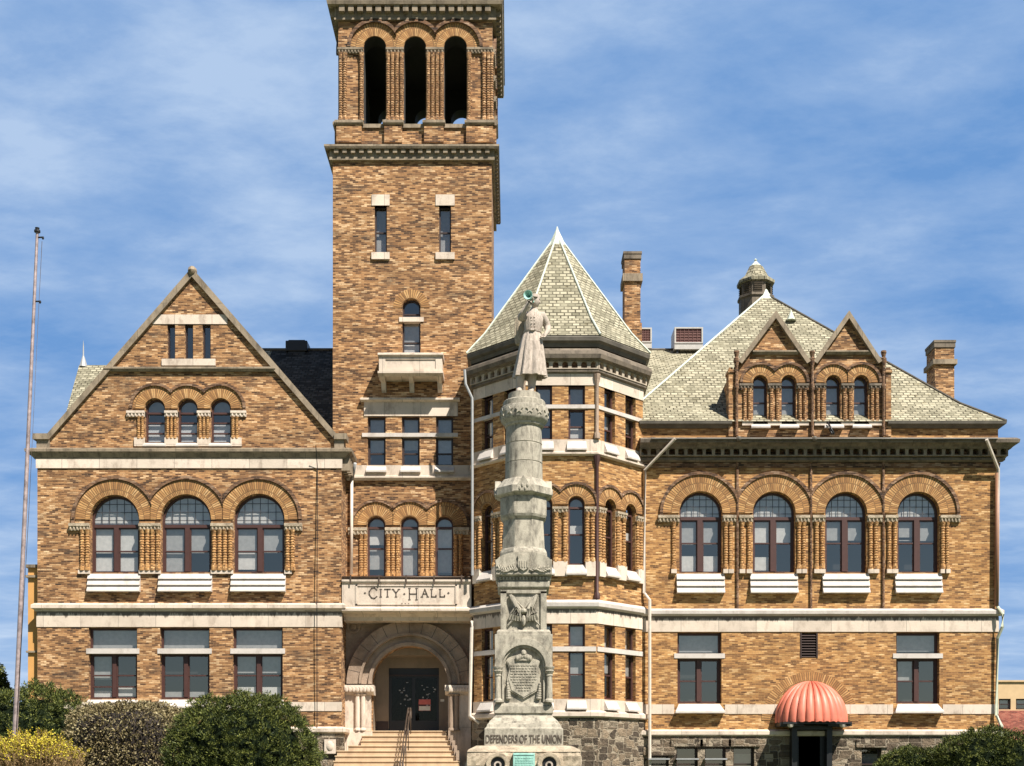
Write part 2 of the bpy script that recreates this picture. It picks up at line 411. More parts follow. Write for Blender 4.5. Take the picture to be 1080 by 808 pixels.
def window(F, u0, u1, z0, z1, zs=None, rec=.3, trans=(), mull=0, rails=(), grid=0, blinds=(), fr=.085, frame='frame', name='window', glassm='glass', shade=None):
    a, b = -rec, -rec+.10
    mb = MB()
    top = zs if zs is not None else z1
    mb.box(F, u0, u0+fr, z0, top, a, b); mb.box(F, u1-fr, u1, z0, top, a, b)
    mb.box(F, u0+fr, u1-fr, z0, z0+fr, a, b)
    uc = (u0+u1)/2; r = (u1-u0)/2
    if zs is None: mb.box(F, u0+fr, u1-fr, z1-fr, z1, a, b)
    else: mb.ring(F, uc, zs, r-fr, r, a, b, seg=18, uvs=False)
    for z, h in trans: mb.box(F, u0+fr, u1-fr, z-h/2, z+h/2, a, b+.02)
    ztop = trans[-1][0] if (trans and (grid or mull)) else z1-fr
    halves = [(u0+fr, u1-fr)]
    if mull:
        zt = trans[0][0]-trans[0][1]/2 if trans else z1-fr
        mb.box(F, uc-mull, uc+mull, z0+fr, zt, a, b+.03)
        halves = [(u0+fr, uc-mull), (uc+mull, u1-fr)]
        s = .05
        for h0, h1 in halves:                       # sash stiles
            mb.box(F, h0, h0+s, z0+fr, zt, a+.01, b-.03); mb.box(F, h1-s, h1, z0+fr, zt, a+.01, b-.03)
            mb.box(F, h0+s, h1-s, zt-s, zt, a+.01, b-.03)
    for z in rails:
        for h0, h1 in halves: mb.box(F, h0, h1, z-.03, z+.03, a+.01, b-.02)
    w = mb.build(name, M[frame], HALL)
    if grid:
        g = MB()
        zb = trans[-1][0]+.05
        n = grid
        for i in range(1, n):
            u = u0+fr+(u1-u0-2*fr)*i/n
            hgt = math.sqrt(max(0, (r-fr)**2-(u-uc)**2))
            g.box(F, u-.011, u+.011, zb, zs+hgt, a+.015, a+.05)
        k = (u1-u0)/n
        z = zs+.02
        while z < zs+r-fr-.05:
            hw = math.sqrt(max(0, (r-fr)**2-max(0, z-zs)**2))
            g.box(F, uc-hw, uc+hw, z-.011, z+.011, a+.016, a+.049); z += k*1.0
        g.build('leading', M['lead'], w)
    p = MB()
    poly = archpoly(u0+.01, u1-.01, z0+.01, zs, 18) if zs is not None else rect(u0+.01, u1-.01, z0+.01, z1-.01)
    p.face([F.P(q[0], q[1], a+.03) for q in poly])
    p.build('pane', M[glassm], w, merge=False)
    for (ua, ub, za, zb, mt) in blinds:
        if mt != 'lace': za, zb = za+rnd.uniform(-.05, .22)*min(1, zb-za), zb
        q = MB(); q.box(F, ua, ub, za, zb, a-.08, a-.06); q.build('lace_curtain' if mt == 'lace' else 'blind', M[mt], w)
    q = MB(); q.face([F.P(c[0], c[1], a-.6) for c in rect(u0-.4, u1+.4, z0-.3, z1+.3 if zs is None else zs+r+.3)]); q.build('room_shade_sheet', M['inner_shade'], w, merge=False)  # near-black sheet behind the glass, the unlit room's shade as colour
    if shade:
        q = MB(); q.face([F.P(c[0], c[1], a-(.05 if grid else .2)) for c in (archpoly(u0, u1, shade[0], zs, 18) if zs is not None else rect(u0, u1, shade[0], z1))]); q.build('shade', M[shade[1]], w, merge=False)
    return w

def sill(F, w, u0, u1, z0, z1, n=.22, splay=.05, steps=0):
    mb = MB()
    if steps:
        h = (z1-z0)/steps
        for i in range(steps):
            mb.run(F, u0+splay*(steps-1-i)*.0, u1, [(-.2, z0+h*i), (n*(1-.24*i), z0+h*i), (n*(1-.24*i), z0+h*i+.03), (n*(1-.24*i)-.15, z0+h*(i+1)+.004), (-.2, z0+h*(i+1)+.004)], 0, 0)
    else:
        a = [(u0, z0), (u1, z0)]
        P0, P1 = F.P(u0, z0, n), F.P(u1, z0, n)
        t0, t1 = F.P(u0+splay, z1, .01), F.P(u1-splay, z1, .01)
        l0, l1 = F.P(u0, z0+.07, n), F.P(u1, z0+.07, n)
        B0, B1 = F.P(u0, z0, -.25), F.P(u1, z0, -.25); T0, T1 = F.P(u0+splay, z1, -.25), F.P(u1-splay, z1, -.25)
        for q in ([P0, P1, l1, l0], [l0, l1, t1, t0], [t0, t1, T1, T0], [B0, B1, P1, P0], [B0, P0, l0, t0, T0], [B1, P1, l1, t1, T1], [B0, B1, T1, T0]): mb.face(q)
    return mb.build('sill', M['sill'], w)

def arch_ring(F, w, uc, zs, r0, r1, hood, hl=9e9, hr=9e9, n=.05, nh=.115, ringmat='voussoir', hoodmat='brick_dark', seg=26, drop=0, name='arch_ring'):
    """brick voussoirs and a projecting hood mould round a window head"""
    mb = MB()
    mb.ring(F, uc, zs, r0+.012, r1, -.06, n, hl, hr, seg, 0)
    mb.build(name, M[ringmat], w)
    h = MB()
    h.ring(F, uc, zs, r1+.003, r1+hood, -.05, nh, hl, hr, seg, 0, uvs=False)
    if hl > 1e6: h.box(F, uc-r1-hood, uc-r1-.003, zs-drop, zs, -.05, nh-.03)
    if hr > 1e6: h.box(F, uc+r1+.003, uc+r1+hood, zs-drop, zs, -.05, nh-.03)
    h.build('hood_mould', M[hoodmat], w)

def colonnette(F, u, z0, z1, r, n=.03, base=.16, cap=.16, mat='brick', bead=True, name='colonnette', seg=10):
    mb = MB(); p = F.P(u, 0, n)
    prof = [(r*1.35, z0), (r*1.35, z0+base*.45), (r*1.05, z0+base)]
    zz0, zz1 = z0+base, z1-cap
    nb = max(2, int((zz1-zz0)/(r*1.15))) if bead else 1
    for i in range(nb):
        a = zz0+(zz1-zz0)*i/nb; b = zz0+(zz1-zz0)*(i+1)/nb
        if bead: prof += [(r*.78, a+.01), (r*1.04, a+(b-a)*.35), (r*1.04, a+(b-a)*.7)]
        else: prof += [(r*.95, a), (r*.95, b)]
    prof += [(r*.85, zz1), (r*1.1, zz1+cap*.3), (r*1.45, z1)]
    mb.lathe(p.x, p.y, prof, seg, 0)
    return mb.build(name, M[mat], HALL)

def impost(F, u0, u1, z0, z1, n=.12, mat='carved'):
    mb = MB()
    h = z1-z0
    mb.run(F, u0, u1, [(-.3, z0), (n*.55, z0), (n*.7, z0+h*.45), (n, z0+h*.6), (n, z1), (-.3, z1)])
    k = max(2, int((u1-u0)/.14))
    for i in range(k):                              # carved leaves
        u = u0+(u1-u0)*(i+.5)/k
        p = F.P(u, z0+h*.3, n*.72); mb.ell(p, .045, .045, h*.28, 6, 4)
    return mb.build('impost', M[mat], HALL)

def box_part(name, F, u0, u1, z0, z1, n0, n1, mat, parent=None, bevel=0):
    mb = MB(); mb.box(F, u0, u1, z0, z1, n0, n1); return mb.build(name, M[mat], parent or HALL, bevel)

def arcade(mb, F, u0, u1, z0, z1, n0, n1, pitch, hole, m=0):
    """corbel table: strip pierced by small round headed gaps"""
    k = max(1, round((u1-u0)/pitch)); p = (u1-u0)/k; holes = []
    h = z1-z0
    for i in range(k):
        c = u0+p*(i+.5); r = hole/2
        holes.append([(c-r, z0+h*.12), (c+r, z0+h*.12)]+[(c+r*math.cos(PI*j/6), z1-h*.14-r+r*math.sin(PI*j/6)) for j in range(7)])
    mb.wall(F, rect(u0, u1, z0, z1), holes, n0, n1, m)

ZB = .6                                             # walls start below ground
# ================================================= left wing
L = front(-1.6); U, Z = L.U, L.Z
x0, x1 = U(39.4), U(360)
outer = [(x0, ZB), (x1, ZB), (x1, Z(474)), (U(354), Z(463)), (U(203), Z(289)), (U(52), Z(463)), (x0, Z(474))]
holes = []
LW_G = [(93.5, 144.6), (168.7, 221), (245.5, 298.2)]
LW_A = [(95.5, 146.8), (170, 222.5), (246.4, 300)]
LW_T = [(153, 174), (187.7, 208.3), (222.3, 243.5)]
LW_S = [(176.5, 184.7), (195, 203.7), (213.6, 222.2)]
for a, b in LW_G: holes.append(rect(U(a), U(b), Z(737), Z(662)))
for a, b in LW_A: holes.append(archpoly(U(a), U(b), Z(604), Z(548)))
for a, b in LW_T: holes.append(archpoly(U(a), U(b), Z(467), Z(431)))
for a, b in LW_S: holes.append(rect(U(a), U(b), Z(379), Z(342)))
mb = MB(); mb.wall(L, outer, holes, -.45, 0)
mb.build('left_wing_wall', M['brick_old'], HALL)
mb = MB()
Lr = Fr((x1, 0, 0), (0, 1, 0), (1, 0, 0)); Ll = Fr((x0, 0, 0), (0, -1, 0), (-1, 0, 0))
mb.box(Lr, -1.15, 0.5, ZB, Z(474), -.45, 0); mb.box(Ll, -16, 1.15, ZB, Z(474), -.45, 0)
mb.box(Fr((0, 16, 0), (1, 0, 0), (0, 1, 0)), x0, 21.36, ZB, 16.4, -.4, 0)
mb.build('side_wall', M['brick_old'], HALL)
for i, (a, b) in enumerate(LW_G):
    ua, ub = U(a), U(b); uc = (ua+ub)/2
    bl = [(ua, ub, Z(686), Z(662), 'blind_grey')]
    if i == 0: bl += [(ua, uc, Z(716), Z(688), 'blind_grey'), (uc, ub, Z(735), Z(724), 'blind'), (ua, uc, Z(735), Z(728), 'blind')]
    if i == 1: bl += [(ua, ub, Z(736), Z(729), 'blind_grey')]
    if i == 2: bl += [(ua, ub, Z(711), Z(690), 'blind_grey'), (ua, ub, Z(735), Z(724), 'blind')]
    w = window(L, ua, ub, Z(737), Z(662), rec=.34, trans=[(Z(687), .3)], mull=.085, rails=[Z(712), Z(724)][:2 if i == 0 else 1], blinds=bl)
    box_part('transom_bar', L, ua-.1, ub+.1, Z(689.5), Z(684), -.3, .03, 'sill', w)
    sill(L, w, ua-.1, ub+.1, Z(747), Z(738), .25, .08)
for i, (a, b) in enumerate(LW_A):
    ua, ub = U(a), U(b); uc = (ua+ub)/2; r = (ub-ua)/2
    bl = [(ua, uc, Z(603), Z(581), 'blind'), (ua, ub, Z(581), Z(556), 'blind_grey')]
    if i == 0: bl = [(ua, ub, Z(602), Z(586), 'blind'), (ua, ub, Z(581), Z(556), 'blind'), ]
    if i == 1: bl = [(ua, ub, Z(581), Z(556), 'blind_grey'), (ua, uc, Z(604), Z(581), 'blind_grey')]
    w = window(L, ua, ub, Z(604), 0, zs=Z(548), rec=.34, trans=[(Z(554), .13)], mull=.1, rails=[Z(580.5)], grid=6, blinds=bl, shade=(Z(552), 'blind'), glassm='glass_frost')
    sill(L, w, ua-.1, ub+.06, Z(624.5), Z(604.5), .25, .04, 3)
    half = L.M(37.8)
    arch_ring(L, w, uc, Z(548), r, L.M(42), L.M(3.6), half if i else 9e9, half if i < 2 else 9e9, drop=L.M(6))
for a, b, cs in ((73.5, 95, (87, 92.5)), (147, 169.8, (150, 155.6, 161.2, 166.8)), (222.7, 246.2, (226, 231.7, 237.3, 243)), (300.3, 319, (303.5, 308.5))):
    impost(L, U(a), U(b), Z(560), Z(552.5), .17)
    for c in cs: colonnette(L, U(c), Z(602), Z(559), L.M(2.35), .03, .3, .22, 'brick')
for a, b in ((83, 95.3), (147, 169.8), (222.7, 246.2), (300.3, 308)):
    box_part('base_block', L, U(a), U(b), Z(605.5), Z(601.5), -.1, .1, 'stone')
for i, (a, b) in enumerate(LW_T):
    ua, ub = U(a), U(b); uc = (ua+ub)/2; r = (ub-ua)/2
    w = window(L, ua, ub, Z(467), 0, zs=Z(431), rec=.28, trans=[(Z(435), .08)], rails=[Z(445), Z(456)], blinds=[(ua, ub, Z(464), Z(446), 'lace')], fr=.07, shade=(Z(434), 'blind_grey'))
    sill(L, w, ua-.06, ub+.06, Z(471.5), Z(467.3), .16, .03)
    half = L.M(17.4)
    arch_ring(L, w, uc, Z(431), r, L.M(23.5), L.M(3), half if i else 9e9, half if i < 2 else 9e9, drop=L.M(4))
for a, b, cs in ((134, 153, (146.5, 150.5)), (174, 187.7, (177, 181, 185)), (208.3, 222.3, (211.3, 215.3, 219.3)), (243.5, 260, (246, 250))):
    impost(L, U(a), U(b), Z(440), Z(433.8), .13, 'stone')
    for c in cs: colonnette(L, U(c), Z(463), Z(440), L.M(1.6), .03, .15, .12, 'brick', seg=8)
    a2, b2 = max(a, 142), min(b, 255)
    box_part('base_block', L, U(a2), U(b2), Z(471), Z(462), -.1, .09, 'stone')
for i, (a, b) in enumerate(LW_S):
    w = window(L, U(a), U(b), Z(379), Z(342), rec=.25, fr=.05, frame='frame_dark', shade=(Z(379), 'frame_dark'))
box_part('lintel_band', L, U(161), U(240), Z(342), Z(332), -.1, .03, 'stone')
box_part('sill_band', L, U(171), U(227.5), Z(386), Z(379), -.1, .08, 'stone')
mb = MB(); mb.run(L, U(110), U(291), [(-.1, Z(392.5)), (.10, Z(392.5)), (.17, Z(390)), (.17, Z(388)), (-.1, Z(387))]); mb.build('string_course', M['coping'], HALL)
# gable coping with kneelers
mb = MB()
t = L.M(5.4)
for sgn in (-1, 1):
    ax, az = U(203), Z(283.5); bx, bz = U(203+sgn*155), Z(461.5)
    dx, dz = bx-ax, bz-az; ln = math.hypot(dx, dz); px_, pz_ = dz/ln*t*sgn, -dx/ln*t*sgn
    poly = [(ax, az), (bx, bz), (bx+px_, bz+pz_), (ax, az-t*1.75)]
    mb.wall(L, poly, [], -.5, .14)
    k0, k1 = (U(36.5), U(53)) if sgn < 0 else (U(353), U(366))
    mb.box(L, k0, k1, Z(464.5), Z(458.5), -.5, .22); mb.box(L, k0+.12 if sgn < 0 else k0, k1 if sgn < 0 else k1-.12, Z(474), Z(464.5), -.5, .12)
mb.ell(L.P(U(203), Z(286.5), 0), .2, .3, .22, 8, 6)
mb.build('gable_coping', M['coping'], HALL)
# cornice and frieze
prof = [(-.2, Z(484)), (.06, Z(484)), (.08, Z(482.6)), (.12, Z(481)), (.17, Z(479)), (.22, Z(477.5)), (.23, Z(474.5)), (.17, Z(473.5)), (-.2, Z(473))]
mb = MB(); mb.run(L, x0, x1, prof, 2.1, 2.1); pw = [(n*(2.1 if n > 0 else 1), z) for n, z in prof]; mb.run(Lr, -1.6, 0, pw, .476, 0); mb.run(Ll, -16, 1.6, pw, 0, .476)
for k in range(4):
    mb.box(Lr, -1.55+k*.42, -1.35+k*.42, Z(496), Z(480), 0, .36)
mb.build('cornice', M['coping'], HALL)
mb = MB(); mb.run(L, x0, x1, [(-.2, Z(494)), (.05, Z(494)), (.05, Z(484)), (-.2, Z(484))], 1, 1); mb.build('frieze', M['stone'], HALL)
# middle belt
mb = MB(); mb.run(L, x0, x1, [(-.2, Z(645)), (.07, Z(645)), (.10, Z(643.5)), (.21, Z(642)), (.21, Z(638.5)), (.1, Z(636.5)), (-.2, Z(636))], 1, 1); mb.run(Lr, -1.6, 0, [(-.2, Z(645)), (.07, Z(645)), (.10, Z(643.5)), (.21, Z(642)), (.21, Z(638.5)), (.1, Z(636.5)), (-.2, Z(636))], 1, 0)
mb.build('belt_moulding', M['stone'], HALL)
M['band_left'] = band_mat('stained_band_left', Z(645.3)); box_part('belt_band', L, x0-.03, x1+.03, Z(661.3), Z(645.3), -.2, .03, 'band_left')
ed = [x0-.02]+[v for a, b in LW_G for v in (U(a)-.11, U(b)+.11)]+[x1+.02]
for a, b in zip(ed[::2], ed[1::2]): box_part('sill_band', L, a, b, Z(750), Z(740.5), -.1, .03, 'stone')
mb = MB(); mb.run(L, x0, x1, [(-.2, Z(773.5)), (.16, Z(773.5)), (.22, Z(772)), (.22, Z(768.5)), (.08, Z(766.5)), (-.2, Z(766.5))], 1, 1); mb.run(Lr, -1.6, -.3, [(-.2, Z(773.5)), (.16, Z(773.5)), (.22, Z(772)), (.22, Z(768.5)), (.08, Z(766.5)), (-.2, Z(766.5))], 1, 0)
mb.build('water_table', M['stone'], HALL)
mb = MB(); mb.box(L, x0-.12, x1+.12, ZB, Z(773.5), -.2, .12); mb.box(L, U(335), U(357), Z(796), Z(779), .1, .2); mb.build('foundation', M['rock'], HALL)
mb = MB(); mb.lathe(0, 0, [(.0, 0)], 4) if False else None
mb.box(L, U(343), U(355), Z(795), Z(780), .2, .27); mb.ell(L.P(U(349), Z(787), .27), .17, .05, .22); mb.build('carved_crest', M['stone'], HALL)
# lightning cable on the front
mb = MB(); mb.tube([L.P(U(335), Z(800), .16), L.P(U(335), Z(640), .2), L.P(U(335), Z(495), .05), L.P(U(335), Z(473), .5)], .018, 5); mb.build('cable', M['black'], HALL)
# gable roof behind the coping
mb = MB()
for sgn in (-1, 1):
    a, b = (U(203), Z(289)), (U(203+sgn*160), Z(468))
    nx, nz = (a[1]-b[1]), (b[0]-a[0]); 
    mb.wall(Fr((0, 4, 0), (1, 0, 0), (0, -1, 0)), [a, b, (b[0], b[1]-.35), (a[0], a[1]-.4)], [], -4.5, 5.3)
mb.build('gable_roof', M['slate'], HALL)
# low rear annex glimpsed to the left
A = front(-1.25)
mb = MB(); mb.box(A, A.U(29.5), x0+.1, ZB, A.Z(598), -3, 0)
an = mb.build('annex', M['orange_stucco'], HALL)
mb = MB(); mb.box(A, A.U(28), x0-.003, A.Z(599), A.Z(595.8), -3.1, .12); mb.box(A, A.U(28), x0-.003, A.Z(609.5), A.Z(607), -3.1, .12); mb.box(A, A.U(28.2), x0-.003, A.Z(688.5), A.Z(686.5), -3.1, .1)
mb.build('annex_coping', M['coping'], an)

# ================================================= tower
T = front(0.0); U, Z = T.U, T.Z
tx0, tx1 = U(351), U(518.5); TD = 7.0
TW2 = [(387.8, 406.7), (423.8, 442.6), (459.8, 478)]
TW1 = [(387.4, 406.2), (422.8, 441.6), (459.4, 478)]
holes = [rect(U(395), U(408), Z(266.5), Z(217)), rect(U(463), U(475.7), Z(266.5), Z(217)),
         archpoly(U(424.2), U(443.4), Z(372), Z(324.5))]
for a, b in TW2: holes.append(rect(U(a), U(b), Z(491), Z(439)))
for a, b in TW1: holes.append(archpoly(U(a), U(b), Z(608), Z(554)))
AC_, AZ, AR = U(432.8), Z(722), T.M(40)
holes.append(archpoly(AC_-AR, AC_+AR, Z(771.5), AZ))
mb = MB(); mb.wall(T, [(tx0, ZB), (tx1, ZB), (tx1, Z(160)), (tx0, Z(160))], holes, -.45, 0)
TB = Fr((0, TD, 0), (1, 0, 0), (0, 1, 0)); TL = Fr((tx0, 0, 0), (0, 1, 0), (-1, 0, 0)); TR = Fr((tx1, 0, 0), (0, 1, 0), (1, 0, 0))
mb.box(TL, .45, TD-.45, ZB, Z(160), -.45, 0); mb.box(TR, .45, TD-.45, ZB, Z(160), -.45, 0); mb.box(TB, tx0, tx1, ZB, Z(160), -.45, 0)
mb.box(T, tx0+.4, tx1-.4, Z(150), Z(152), -TD+.4, -.4)
mb.build('tower_wall', M['brick_old'], HALL)
mb = MB(); mb.box(T, tx1-.01, U(505)+.9, ZB, Z(440), -.4, -.02); mb.build('link_wall', M['brick_old'], HALL)
for a, b, l0, l1 in ((395, 408, 392, 411), (463, 475.7, 459.5, 479.5)):
    w = window(T, U(a), U(b), Z(266.5), Z(217), rec=.3, fr=.06, rails=[Z(243.5)], frame='frame_dark', blinds=[(U(a), U(b), Z(266), Z(246), 'blind_grey')], shade=(Z(266), 'blind_grey'))
    box_part('lintel', T, U(l0), U(l1), Z(217), Z(205.5), -.2, .035, 'stone', w)
    box_part('sill', T, U(l0), U(l1), Z(274), Z(266.8), -.2, .09, 'stone', w)
w = window(T, U(424.2), U(443.4), Z(372), 0, zs=Z(324.5), rec=.3, fr=.07, frame='frame_dark', rails=[Z(330), Z(360)], blinds=[(U(424), U(444), Z(372), Z(361), 'blind'), (U(424), U(444), Z(361), Z(340), 'blind_grey')])
box_part('transom_bar', T, U(421), U(447), Z(339.6), Z(334.8), -.3, .05, 'stone', w)
mb = MB(); mb.ring(T, U(433.8), Z(324.5), T.M(9.6)+.01, T.M(19), -.06, .012); mb.build('arch_ring', M['voussoir'], w)
# balcony
bd = .86; U, Z = front(-bd).U, front(-bd).Z
mb = MB(); u0, u1 = U(398.5), U(467.5)
mb.run(T, u0, u1, [(-.1, Z(376.3)), (bd+.02, Z(376.3)), (bd+.09, Z(374.8)), (bd+.09, Z(373.2)), (bd, Z(372)), (-.1, Z(372))])
mb.box(T, u0+.05, u1-.05, Z(391.5), Z(376.3), -.1, bd-.04)
mb.box(T, u0+.05, u1-.05, Z(379), Z(376.3), bd-.04, bd); mb.box(T, u0+.05, u1-.05, Z(391.5), Z(389), bd-.04, bd)
for a, b in ((u0+.05, u0+.33), (u1-.33, u1-.05)): mb.box(T, a, b, Z(389), Z(379), bd-.04, bd)
mb.run(T, u0, u1, [(-.1, Z(396)), (bd-.1, Z(396)), (bd+.08, Z(394)), (bd+.08, Z(391.8)), (-.1, Z(391.5))])
balc = mb.build('balcony', M['stone'], HALL)
for px in (403, 433, 463):
    mb = MB(); mb.prism(Fr(T.P(U(px)-.1, 0, 0), (0, -1, 0), (1, 0, 0)), [(0, Z(408)), (.12, Z(406)), (.3, Z(400)), (bd-.1, Z(396.2)), (0, Z(396.2))], 0, .2); mb.build('bracket', M['stone'], balc)
U, Z = T.U, T.Z
# lintel, two tier windows and sill band
mb = MB(); mb.box(T, U(384), U(483), Z(439), Z(424), -.1, .04); mb.run(T, U(380.5), U(485), [(-.1, Z(424.3)), (.08, Z(424.3)), (.22, Z(423)), (.22, Z(421)), (-.1, Z(420))]); mb.build('lintel_band', M['stone'], HALL)
box_part('transom_band', T, U(382), U(483), Z(461), Z(457), -.25, .06, 'sill')
for a, b in TW2:
    w = window(T, U(a), U(b), Z(491), Z(439), rec=.3, fr=.09, trans=[(Z(459), .3)], rails=[Z(477.5)], blinds=[(U(a), U(b), Z(476), Z(461), 'blind_grey')], shade=(Z(457), 'blind_grey'), frame='frame_dark')
    sill(T, w, U(a)-.05, U(b)+.05, Z(499), Z(491.2), .24, .02)
mb = MB(); mb.run(T, U(366), U(500), [(-.1, Z(507)), (.10, Z(507)), (.2, Z(505)), (.2, Z(503.4)), (.05, Z(502)), (.05, Z(491)), (-.1, Z(491))]); mb.build('sill_band', M['stone'], HALL)
for i, (a, b) in enumerate(TW1):
    ua, ub = U(a), U(b); uc = (ua+ub)/2; r = (ub-ua)/2
    w = window(T, ua, ub, Z(608), 0, zs=Z(554), rec=.3, fr=.075, trans=[(Z(556), .1)], rails=[Z(578)], blinds=[(ua, ub, Z(577), Z(557), 'blind')] + ([(ua, ub, Z(607), Z(578), 'blind_grey')] if i else [(ua, ub, Z(600), Z(578), 'blind_grey')]), shade=(Z(555), 'blind_grey'))
    half = T.M(18)
    arch_ring(T, w, uc, Z(554), r, T.M(24), T.M(3), half if i else 9e9, half if i < 2 else 9e9, drop=T.M(4))
for a, b, cs in ((367.5, 387.3, (381, 385)), (406.3, 422.7, (409.5, 414.5, 419.5)), (441.7, 459.3, (445.5, 450.5, 455.5)), (478, 495, (481, 486))):
    impost(T, U(a), U(b), Z(564.5), Z(557), .16)
    for c in cs: colonnette(T, U(c), Z(608), Z(564), T.M(2.2), .03, .25, .2, 'brick')
# dentilled cornice under the belfry
def sq_run(name, mat, prof, uL, uR, yF, yB, mt=1):
    mb = MB()
    Ff = Fr((0, yF, 0), (1, 0, 0), (0, -1, 0)); Fb = Fr((0, yB, 0), (-1, 0, 0), (0, 1, 0)); Fl = Fr((uL, 0, 0), (0, -1, 0), (-1, 0, 0)); Frr = Fr((uR, 0, 0), (0, 1, 0), (1, 0, 0))
    mb.run(Ff, uL, uR, prof, 1, 1, mt); mb.run(Fb, -uR, -uL, prof, 1, 1, mt); mb.run(Fl, -yB, -yF, prof, 1, 1, mt); mb.run(Frr, yF, yB, prof, 1, 1, mt)
    return mb, (Ff, uL, uR), (Frr, yF, yB), (Fl, -yB, -yF), (Fb, -uR, -uL)
prof = [(-.2, Z(170)), (.05, Z(170)), (.13, Z(168.5)), (.13, Z(165)), (.12, Z(164.6)), (.12, Z(157.5)), (.30, Z(156.5)), (.34, Z(154)), (.34, Z(152)), (-.2, Z(151))]
prof = fixp(prof, 56)
mb, *sides = sq_run('c', 0, prof, tx0, tx1, 0, TD, 0)
for F, a, b in sides:
    k = 19
    for i in range(k):
        c = a+(b-a)*(i+.5)/k; mb.box(F, c-.095, c+.095, Z(164), Z(157.5), .1, .25)
mb.build('tower_cornice', M['coping'], HALL)
# pedestals and belfry
PED = [(354, 382.5), (404.5, 425), (446.5, 468.8), (490.8, 521)]
bx0, bx1 = U(356.5), U(519.5); by0, by1 = .08, TD-.08
OPN = [(383.4, 407), (425.8, 449.2), (468.2, 492.3)]
bF = [Fr((0, by0, 0), (1, 0, 0), (0, -1, 0)), Fr((0, by1, 0), (-1, 0, 0), (0, 1, 0)), Fr((bx1, 0, 0), (0, 1, 0), (1, 0, 0)), Fr((bx0, 0, 0), (0, -1, 0), (-1, 0, 0))]
cx_ = (bx0+bx1)/2; cy_ = (by0+by1)/2; hw = (bx1-bx0)/2
cen = [cx_, -cx_, cy_, -cy_]
mb = MB(); cap = MB()
for F, c in zip(bF, cen):
    hwf = hw if F in bF[:2] else (by1-by0)/2-.75
    ops = [archpoly(c+(U(a)-cx_), c+(U(b)-cx_), Z(130), Z(49.5)) for a, b in OPN]
    lim = hw if F in bF[:2] else hwf
    mb.wall(F, rect(c-lim, c+lim, Z(131.5), Z(8)), ops, -.75, 0, 0, 1, 1)  # reveals, inner faces and ceiling coloured near black as painted shade
    for a, b in PED:
        ua = c+U(a)-cx_; ub = c+U(b)-cx_
        mb.box(F, ua+.04, ub-.04, Z(151), Z(132.5), -.5, .16)
        cap.run(F, ua-.03, ub+.03, [(-.5, Z(132.5)), (.18, Z(132.5)), (.24, Z(131)), (.24, Z(128.5)), (.14, Z(127)), (-.5, Z(127))])
    mb.box(F, c-hw+.02, c+hw-.02, Z(151), Z(134.5), -.7, .0)
    cap.box(F, c-hw+.05, c+hw-.05, Z(134.5), Z(130.5), -.72, .07)
mb.box(T, bx0+.2, bx1-.2, Z(14), Z(10), -TD+.2, -.3, 1)
bel = mb.build('belfry_wall', [M['brick_old'], M['inner_shade']], HALL)
cap.build('pedestal_cap', M['coping'], HALL)
F = bF[0]; U2 = lambda px: U(px)
for fi, (F, c) in enumerate(zip(bF, cen)):
    for i, (a, b) in enumerate(OPN):
        ua, ub = c+U(a)-cx_, c+U(b)-cx_; uc = (ua+ub)/2; half = T.M(21.2)
        mbr = MB(); mbr.ring(F, uc, Z(49.5), (ub-ua)/2+.012, T.M(25.5), -.06, .05, half if i else 9e9, half if i < 2 else 9e9); mbr.build('belfry_arch', M['voussoir'], HALL)
        mbr = MB(); mbr.ring(F, uc, Z(49.5), T.M(25.5)+.003, T.M(29), -.05, .16, half if i else 9e9, half if i < 2 else 9e9, uvs=False); mbr.build('hood_mould', M['brick_dark'], HALL)
    if fi in (0, 2):
        for a, b, cs in ((356, 383, (359.2, 363.6, 381)), (407, 425.8, (409.2, 413.8, 418.6, 423.4)), (449.2, 468.2, (451.5, 456.3, 461, 465.8)), (492.3, 520, (494.5, 510.5, 515, 518.5))):
            impost(F, c+U(a)-cx_, c+U(b)-cx_, Z(56), Z(50.3), .14, 'coping')
            if fi == 0:
                for k in cs: colonnette(F, c+U(k)-cx_, Z(127), Z(56), T.M(2.1), .06, .2, .35, 'brick_old', seg=9)
# crown cornice
prof = [(-.3, Z(21)), (.05, Z(21)), (.16, Z(19.5)), (.16, Z(17)), (.14, Z(16.5)), (.14, Z(6.5)), (.30, Z(5)), (.42, Z(3)), (.46, Z(-1)), (.46, Z(-6)), (-.3, Z(-8))]
prof = fixp(prof, 56)
mb, *sides = sq_run('c', 0, prof, bx0, bx1, by0, by1, 0)
for F, a, b in sides:
    k = 17
    for i in range(k):
        c = a+(b-a)*(i+.5)/k; mb.box(F, c-.12, c+.12, Z(15.5), Z(5.5), .12, .36)
mb.build('crown_cornice', M['coping'], HALL)
mb = MB(); e = .5
q = [Vector((bx0-e, by0-e, Z(-7))), Vector((bx1+e, by0-e, Z(-7))), Vector((bx1+e, by1+e, Z(-7))), Vector((bx0-e, by1+e, Z(-7)))]
ap = Vector((cx_, cy_, Z(-7)+6.5))
for k in range(4): mb.face([q[k], q[(k+1) % 4], ap])
mb.face(q); mb.build('tower_roof', M['slate'], HALL)

